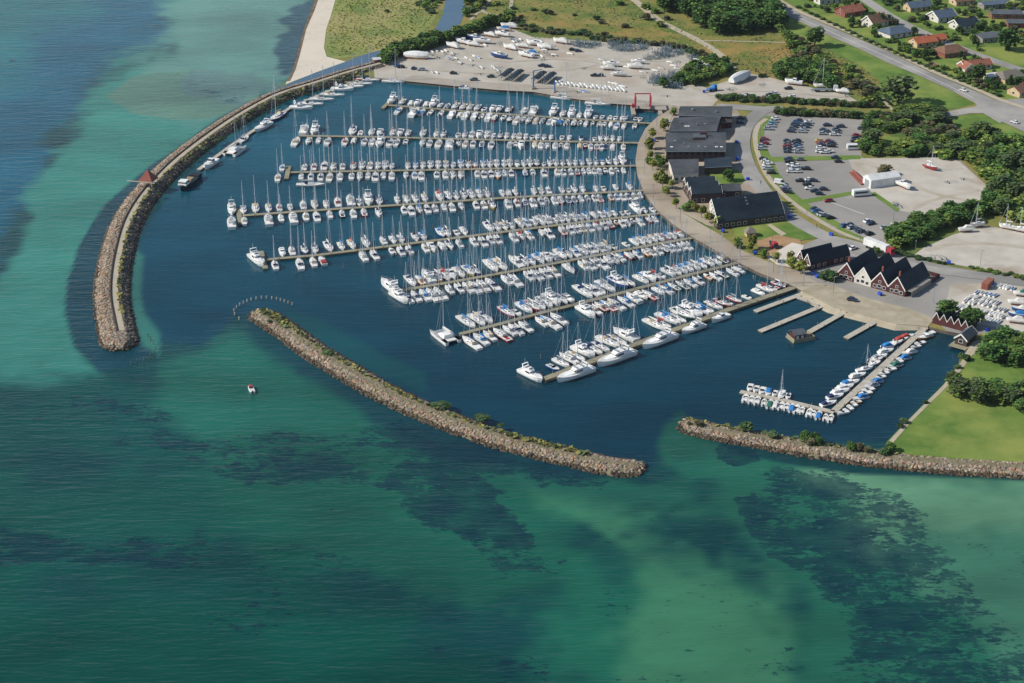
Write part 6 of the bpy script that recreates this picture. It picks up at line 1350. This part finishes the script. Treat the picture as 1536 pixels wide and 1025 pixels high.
# ------------------------------------------------------------ trees, bushes and hedges
def crown_mesh(seed, W, H, lobes, n, leaf, z0=0.0, flat=.55, mats=('leaf_dark', 'leaf_mid'), cone=False):
    r_ = random.Random(seed); mb = MB(); L_ = []
    for i in range(lobes):
        a = r_.uniform(0, 6.28); t = r_.random()**.5
        z = z0+H*r_.uniform(.22, .85); k = 1-abs((z-z0)/H-.45)*1.0
        if cone: k = 1-.85*(z-z0)/H
        L_.append((math.cos(a)*W*.5*t*.62*k, math.sin(a)*W*.5*t*.62*k, z, W*r_.uniform(.17, .30)*(.65+.5*k)*(.7 if cone else 1), r_.random()))
    L_.append((0, 0, z0+H*.5, W*.3, .5))
    for i in range(n):
        lx, ly, lz, lr, sh = r_.choice(L_); th = r_.uniform(0, 6.28); ph = math.acos(r_.uniform(-.65, 1)); rr = lr*r_.uniform(.72, 1.12)
        x = lx+rr*math.sin(ph)*math.cos(th); y = ly+rr*math.sin(ph)*math.sin(th); z = max(z0*.8+.1, lz+rr*math.cos(ph)*(H/W)*1.1)
        blade(mb, x, y, z, leaf*r_.uniform(.55, 1.25), r_, 0 if r_.random() < .35+.45*sh else 1)
    return mb.mesh('crown', list(mats))
def trunk_mesh(h, r0, W, seed):
    r_ = random.Random(seed); mb = MB(); mb.tube((0, 0, -.2), (.05*h, .02*h, h*.45), r0, r0*.7, 7); mb.tube((.05*h, .02*h, h*.45), (.03*h, .05*h, h*.8), r0*.7, r0*.25, 6)
    for i in range(5):
        a = i*1.3+r_.random(); mb.tube((.045*h, .02*h, h*(.35+.06*i)), (math.cos(a)*W*.3, math.sin(a)*W*.3, h*(.6+.05*i)), r0*.35, r0*.1, 5)
    return mb.mesh('trunk', ['bark'])
# kind -> list of (crown, trunk) meshes, made for a crown width of 10 and height of 10
TK = {}
for k, (W, H, lob, n, leaf, z0, mats, th, cone) in {
        'oak': (10, 9, 16, 950, .62, 1.8, ('leaf_dark', 'leaf_mid'), 8, False), 'wood': (10, 8.5, 12, 620, .72, .6, ('leaf_dark', 'leaf_mid'), 7, False),
        'light': (10, 8.5, 12, 620, .70, .4, ('leaf_mid', 'leaf_light'), 7, False), 'olive': (10, 10, 18, 950, .62, 2.0, ('leaf_olive', 'leaf_mid'), 9, False),
        'yellow': (10, 9.5, 9, 480, .85, 2.5, ('leaf_yellow', 'leaf_light'), 8.5, False), 'bush': (10, 6, 9, 420, .85, .0, ('leaf_dark', 'leaf_olive'), 3, False),
        'lbush': (10, 6, 9, 420, .85, .0, ('leaf_mid', 'leaf_light'), 3, False), 'brown': (10, 7, 10, 480, .8, .2, ('leaf_brown', 'leaf_olive'), 4, False), 'conifer': (7, 12, 16, 620, .6, .8, ('leaf_dark', 'leaf_dark'), 11, True)}.items():
    TK[k] = [(crown_mesh(hash(k) % 1 + 31*i+len(k), W, H, lob, n, leaf, z0, mats=mats, cone=cone), trunk_mesh(th, .32, W, i)) for i in range(3)]
rt = random.Random(77)
def plant(kind, u, v, size, name, label, cat, group=None, hz=None, z=None):
    p = P(u, v, LZ if z is None else z); cm_, tm_ = rt.choice(TK[kind]); s = size/10.0
    o = empty(name, (p.x, p.y, (LZ if z is None else z)), rt.uniform(0, 6.28), label, cat, group); k = (hz or 1.0)*rt.uniform(.9, 1.1); o.scale = (s*rt.uniform(.92, 1.08), s*rt.uniform(.92, 1.08), s*k)
    for me, n_ in ((cm_, 'crown'), (tm_, 'trunk')):
        c = bpy.data.objects.new(n_, me); COL.objects.link(c); c.parent = o
    return o
def fill(poly, sp, kinds, s0, s1, name, label, cat, group, hz=None, skip=()):
    """plants over a pixel polygon, about sp metres apart on the ground"""
    pw = [P(a, b, LZ) for a, b in poly]; xs = [p.x for p in pw]; ys = [p.y for p in pw]; q = [(p.x, p.y) for p in pw]
    sk = [[(P(a, b, LZ).x, P(a, b, LZ).y) for a, b in pl] for pl in skip]
    y = min(ys); row_ = 0
    while y < max(ys):
        x = min(xs)+(row_ % 2)*sp/2
        while x < max(xs):
            X_ = x+rt.uniform(-.35, .35)*sp; Y_ = y+rt.uniform(-.35, .35)*sp
            if inpoly(X_, Y_, q) and not any(inpoly(X_, Y_, k) for k in sk):
                uv = PX(X_, Y_, LZ)
                if -60 < uv[0] < 1580 and -40 < uv[1] < 1080: plant(rt.choice(kinds), uv[0], uv[1], rt.uniform(s0, s1), name, label, cat, group, hz)
            x += sp
        y += sp*.87; row_ += 1
fill(pts('572,92 592,76 640,62 700,50 742,34 762,28 770,38 740,40 700,57 640,75 602,86 580,97'), 3.6, ['wood', 'wood', 'light'], 5.5, 8, 'riverside_tree', 'dark green bushy tree in the belt between the river and the boatyard', 'tree', 'trees between river and yard', .8)
fill(pts('985,2 1040,-30 1150,-30 1150,5 1176,22 1172,44 1120,56 1060,52 1040,34 990,16'), 6.5, ['wood', 'wood', 'oak'], 8.5, 12, 'woodland_tree', 'tall dark tree in the wood above the footpath at the top', 'tree', 'trees of the top wood', .85)
fill(pts('700,-10 735,-10 722,14 704,20 694,34 700,16'), 5, ['light', 'bush'], 4.5, 7, 'riverside_bush', 'green bush on the right bank of the river', 'bush', 'bushes along the river', .7)
fill(pts('628,0 664,-10 658,8 650,22 630,12'), 5, ['lbush', 'bush'], 4, 6, 'riverside_bush', 'low bush on the left bank of the river', 'bush', 'bushes along the river', .6)
fill(pts('1030,108 1060,92 1096,96 1092,112 1060,124 1034,132 1005,127'), 4.2, ['wood', 'light', 'bush'], 4.5, 7, 'path_bush', 'dark bush where the footpath meets the boatyard', 'bush', 'bushes between path and yard', .8)
fill(pts('880,58 960,62 1010,66 1055,82 1085,98 1040,84 1000,70 900,64'), 4.2, ['brown', 'bush', 'brown'], 3.5, 5.5, 'heath_bush', 'low brownish bush along the top edge of the boatyard', 'bush', 'bushes along the yard edge', .6)
fill(pts('760,34 800,50 880,56 950,60 880,50 810,42 770,30'), 4.5, ['brown', 'bush'], 3, 5, 'heath_bush', 'low brownish bush along the top edge of the boatyard', 'bush', 'bushes along the yard edge', .6)
fill(pts('1162,104 1185,98 1232,112 1262,128 1256,142 1225,130 1165,118'), 4.5, ['wood', 'wood', 'light'], 5, 7.5, 'hedge_tree', 'dark tree behind the rear gravel yard', 'tree', 'trees behind the rear gravel', .9)
fill(pts('1166,42 1182,52 1215,74 1262,98 1310,130 1328,152 1310,160 1290,146 1262,122 1226,104 1192,86 1172,62'), 6.0, ['light', 'lbush', 'brown', 'light'], 4.5, 7.5, 'slope_bush', 'pale green bush on the overgrown slope below the main road', 'bush', 'bushes on the overgrown slope', .7)
TH = pts('1326,174 1340,168 1376,160 1400,164 1420,178 1446,198 1450,226 1440,238 1380,238 1300,236 1293,222 1300,205 1318,184')
fill(TH, 6.0, ['wood', 'light', 'brown', 'olive', 'light', 'lbush'], 5, 9.5, 'thicket_tree', 'green tree in the thicket between the car park and the junction lawn', 'tree', 'trees of the car park thicket', .55, skip=[pts('1318,200 1354,204 1356,224 1326,224')])
fill(pts('1448,200 1490,206 1536,222 1620,260 1640,352 1536,340 1492,332 1470,314 1486,282 1444,242'), 6.3, ['light', 'wood', 'light', 'olive', 'lbush'], 6, 10.5, 'grove_tree', 'green tree in the grove right of the pale gravel lot', 'tree', 'trees of the right-hand grove', .68)
fill(pts('1328,352 1348,346 1400,328 1448,314 1474,318 1470,330 1420,344 1376,366 1350,378 1332,372'), 4.2, ['wood', 'light', 'wood'], 5.5, 8, 'boundary_tree', 'dense green tree in the thick double hedge beside the lower car park', 'tree', 'trees of the thick double hedge', .75)
fill(pts('1470,522 1500,514 1540,516 1600,525 1600,552 1540,552 1500,548 1476,540'), 4.8, ['wood', 'light', 'oak'], 6, 8.5, 'park_tree', 'round green tree in the clump at the top corner of the park lawn', 'tree', 'trees at the lawn corner', .75)
fill(pts('1422,584 1450,581 1500,590 1560,598 1600,600 1600,622 1536,618 1480,608 1430,600'), 4.6, ['wood', 'olive', 'light'], 6, 8, 'park_tree', 'green tree in the long clump across the park lawn', 'tree', 'trees across the park lawn', .7)
for q, lab, grp, sp_, s_ in ((pts('1075,147 1120,149 1200,153 1262,157 1322,161 1322,164 1262,161 1200,157 1075,151'), 'dark hedge shrub in the long hedge above the access road', 'shrubs of the upper long hedge', 2.6, (3.6, 4.8)), (pts('1158,168 1200,170 1262,172 1326,178 1324,182 1262,177 1200,175 1158,172'), 'dark hedge shrub in the long hedge along the top of the car park', 'shrubs of the car park hedge', 2.6, (3.8, 5.2)), (pts('1296,196 1306,180 1316,178 1308,196 1302,230 1292,232'), 'tall hedge shrub at the right end of the car park', 'shrubs at the car park end', 3.4, (5, 6.5))):
    fill(q, sp_, ['bush', 'brown', 'wood'], s_[0], s_[1], 'hedge_shrub', lab, 'shrub', grp, .75)
fill(pts('1345,376 1370,384 1420,394 1420,397 1370,389 1343,380'), 2.0, ['bush'], 2.0, 2.8, 'low_hedge_shrub', 'low clipped hedge shrub along the gravel lot edge', 'shrub', 'low hedge shrubs by the gravel lots', .6)
fill(pts('1458,402 1500,409 1560,421 1640,440 1640,444 1560,425 1500,413 1458,406'), 2.0, ['lbush', 'bush'], 2.2, 3.0, 'low_hedge_shrub', 'low clipped hedge shrub right of the ring road', 'shrub', 'low hedge shrubs by the gravel lots', .6)
for u, v, s_, k, lab in ((1346, 156, 18, 'olive', 'largest lone tree, grey-green and spreading, at the end of the long hedge'), (1222, 70, 11, 'oak', 'round dark tree alone beside the main road lawn'), (1322, 38, 6.5, 'conifer', 'dark pointed conifer between the brown-roofed and blue-roofed houses'), (1508, 76, 12, 'oak', 'large round dark tree on the lawn behind the suburb'), (1466, 124, 9, 'oak', 'dark round garden tree beside the small white outbuilding'), (1420, 479, 7.5, 'oak', 'left of two bushy trees rising behind the boathouse row'), (1458, 492, 8, 'oak', 'right of two bushy trees rising behind the boathouse row'), (1314, 384, 4.5, 'light', 'small green tree in front of the red and white truck'), (1091, 272, 5.5, 'oak', 'dark tree at the lower edge of the little square lawn'), (1327, 263, 7, 'brown', 'brownish bushy tree behind the white storage tent'), (995, 132, 6, 'wood', 'dark bush at the right end of the empty cradles'), (1242, 420, 6.5, 'bush', 'clipped hedge block beside the flagpoles at the slipway'), (1250, 422, 5.5, 'bush', 'clipped hedge block left of the four-gabled building')):
    plant(k, u, v, s_, 'tree' if k not in ('bush', 'brown') else 'bush', lab, 'tree' if k not in ('bush', 'brown') else 'bush', None, .62 if s_ > 14 else .85)
for t in crop(900, 130, 4.389, '485,185 420,290 345,340 325,410 325,440 330,475 325,510 345,545 380,490 400,530 415,520 370,625 405,600 430,632 410,665 430,700 440,720 475,672 565,815 590,800 625,825 670,860 720,895 770,925 500,800')+crop(1080, 340, 4.389, '120,135 195,160 205,150 285,200 365,232 460,228 468,262 470,280 530,310'):
    plant('yellow' if rt.random() < .7 else 'light', t[0], t[1]+1, rt.uniform(3.2, 4.6), 'promenade_tree', 'small yellow-green tree planted along the promenade in front of the harbour buildings', 'tree', 'small promenade trees', 1.0)
for u, v, s_ in ((1048, 634, 3.2), (1034, 633, 1.8), (1118, 642, 5.2), (1160, 652, 4.0), (1208, 657, 4.6), (1216, 663, 4), (1228, 663, 3.4), (1222, 656, 3.5), (1276, 671, 4), (1288, 672, 4.2), (1300, 674, 4), (1327, 676, 4.4), (1334, 672, 4)):
    plant(rt.choice(['wood', 'bush', 'brown']), u, v+4, s_*.95, 'breakwater_bush', 'rounded bush growing on the inner side of the right-hand breakwater', 'bush', 'bushes on the right-hand breakwater', .7, 1.5)
for u, v, s_ in ((492, 523, 4), (664, 602, 5), (656, 600, 3.5), (726, 621, 4.5), (720, 619, 3.5), (752, 631, 2.5), (404, 474, 1.8)):
    plant('bush', u-1, v+8, s_, 'breakwater_bush', 'low dark bush growing on the crest of the middle breakwater', 'bush', 'bushes on the middle breakwater', .45, 1.75)
for u, v, s_ in ((430, 142, 2.5), (452, 137, 3.2), (478, 130, 3.5), (505, 122, 3), (418, 150, 3), (392, 163, 3), (372, 176, 2), (330, 208, 2.6), (322, 212, 3), (303, 224, 2.6), (286, 236, 2.2), (236, 291, 2.2), (190, 362, 1.8), (176, 430, 1.5), (181, 482, 1.8), (540, 112, 3), (520, 118, 2.5)):
    plant('bush', u+3, v+1, s_, 'breakwater_bush', 'low green bush on the basin side of the curved breakwater', 'bush', 'bushes on the curved breakwater', .6, 1.9)
for u, v, s_ in ((1357, 634, 3), (1350, 641, 2.6), (1388, 605, 2), (1436, 553, 2.6), (1448, 540, 3.6), (1442, 536, 3)):
    plant('bush', u, v, s_, 'shore_bush', 'small dark bush on the bank at the edge of the park lawn', 'bush', 'bushes on the park bank', .8)
for u, v, s_ in ((895, 30, 5), (902, 36, 4), (818, 20, 5), (826, 22, 5), (938, 42, 4.5), (782, 26, 3), (862, 24, 3), (580, 18, 3), (1226, 60, 3), (770, 14, 4), (800, 16, 4), (875, 48, 4), (930, 8, 6), (990, 40, 6), (970, 30, 6), (968, 14, 7), (984, 20, 6), (1000, 30, 5), (808, 44, 3.5), (1147, 115, 3), (1190, 88, 4), (1142, 116, 4), (745, 8, 5), (700, 60, 3)):
    plant(rt.choice(['bush', 'lbush', 'brown']), u, v, s_, 'meadow_bush', 'rounded bush standing in the rough meadow at the top', 'bush', 'bushes in the rough meadow', .7)
# gardens
gardens = pts('1200,-10 1300,-30 1620,-30 1620,128 1536,150 1490,142 1450,124 1397,100 1331,67 1266,38 1205,12')
roads = [pts('1262,-30 1310,2 1345,24 1400,50 1460,74 1540,102 1640,134 1640,148 1536,116 1455,86 1395,62 1340,36 1300,14 1258,-10')]
n_ = 0; tries = 0
gx = random.Random(21)
while n_ < 270 and tries < 6000:
    tries += 1; u = gx.uniform(1205, 1560); v = gx.uniform(-20, 148)
    if not inpoly(u, v, gardens) or inpoly(u, v, roads[0]): continue
    if any(abs(u-a) < 20 and -9 < v-b < 6 for a, b in HOUSEPX) and gx.random() < .97: continue
    if 1470 < u < 1545 and 66 < v < 108 and gx.random() < .85: continue
    plant(gx.choice(['bush', 'wood', 'light', 'lbush', 'oak', 'brown', 'conifer', 'wood']), u, v, gx.uniform(2.2, 5.6), 'garden_shrub', 'green shrub or small tree in the suburban gardens beyond the main road', 'shrub', 'shrubs in the suburban gardens', .85); n_ += 1
for i in range(34):
    t = i/33; u = 1198+t*300; v = 13.5+t*132 + 4*math.sin(t*3.1);
    plant('lbush' if i % 3 else 'bush', u, v-1, 3.8, 'garden_hedge_shrub', 'hedge shrub in the garden hedge along the far side of the main road', 'shrub', 'garden hedge along the main road', .6)
for t in crop(1200, 0, 4.571, '930,450 915,445'): plant('lbush', t[0], t[1]+2, 3.2, 'flowering_shrub', 'pink flowering shrub in a garden by the main road', 'shrub', 'pink flowering shrubs', .8)
for o in list(COL.objects):
    if o.name.startswith('flowering_shrub'):
        for c in o.children:
            if c.name.startswith('crown'):
                for s in c.material_slots[:1]: s.link = 'OBJECT'; s.material = M['pink']
# rough tufts over the dune and meadow edge
rg_ = random.Random(31); gb = MB(); GZ = [('508,-10 497,25 490,45 488,72 505,86 540,82 575,72 640,46 658,8 662,-10', 4200, (2, 2, 0, 2)), ('770,25 900,50 1000,62 1060,84 1090,66 1180,66 1165,40 1150,50 1060,52 985,16 940,0 760,-10 735,10 745,24', 5200, (0, 1, 2, 0)), ('1062,88 1180,68 1262,118 1280,138 1112,104', 2600, (0, 0, 1, 2)), ('1166,40 1200,58 1244,76 1294,102 1320,122 1338,158 1300,152 1250,126 1190,90', 3200, (1, 2, 3, 0)), ('700,60 764,24 800,40 880,56 820,60 740,40', 900, (0, 1, 3))]
for q, n_, ms in GZ:
    pl = [(P(a, b, LZ).x, P(a, b, LZ).y) for a, b in pts(q)]; xs = [a for a, b in pl]; ys = [b for a, b in pl]; k = 0; cl = [(rg_.uniform(min(xs), max(xs)), rg_.uniform(min(ys), max(ys)), rg_.uniform(4, 16), rg_.choice(ms)) for _ in range(90)]
    while k < n_:
        c = rg_.choice(cl); x = c[0]+rg_.gauss(0, c[2]); y = c[1]+rg_.gauss(0, c[2]*1.4); k += 1
        if inpoly(x, y, pl): blade(gb, x, y, LZ+rg_.uniform(.05, .3), rg_.uniform(.2, .6), rg_, c[3])
o = gb.build('rough_grass', ['drygrass', 'leaf_olive', 'leaf_light', 'leaf_mid']); tag(o, 'tufts of rough dry and green grass over the dunes and meadow', 'grass', kind='stuff')
# ------------------------------------------------------------ air
hz_ = MB(); hz_.box(-900, 1100, -60, 1700, -3.5, 285)
ho = hz_.build('haze', []); tag(ho, kind='stuff')
hm = bpy.data.materials.new('haze'); hm.use_nodes = True; hn = hm.node_tree; hn.nodes.clear()
pv = hn.nodes.new('ShaderNodeVolumePrincipled'); pv.inputs['Color'].default_value = (.80, .88, 1, 1); pv.inputs['Density'].default_value = .00003; pv.inputs['Anisotropy'].default_value = .3
oo = hn.nodes.new('ShaderNodeOutputMaterial'); hn.links.new(pv.outputs[0], oo.inputs['Volume']); ho.data.materials.append(hm)
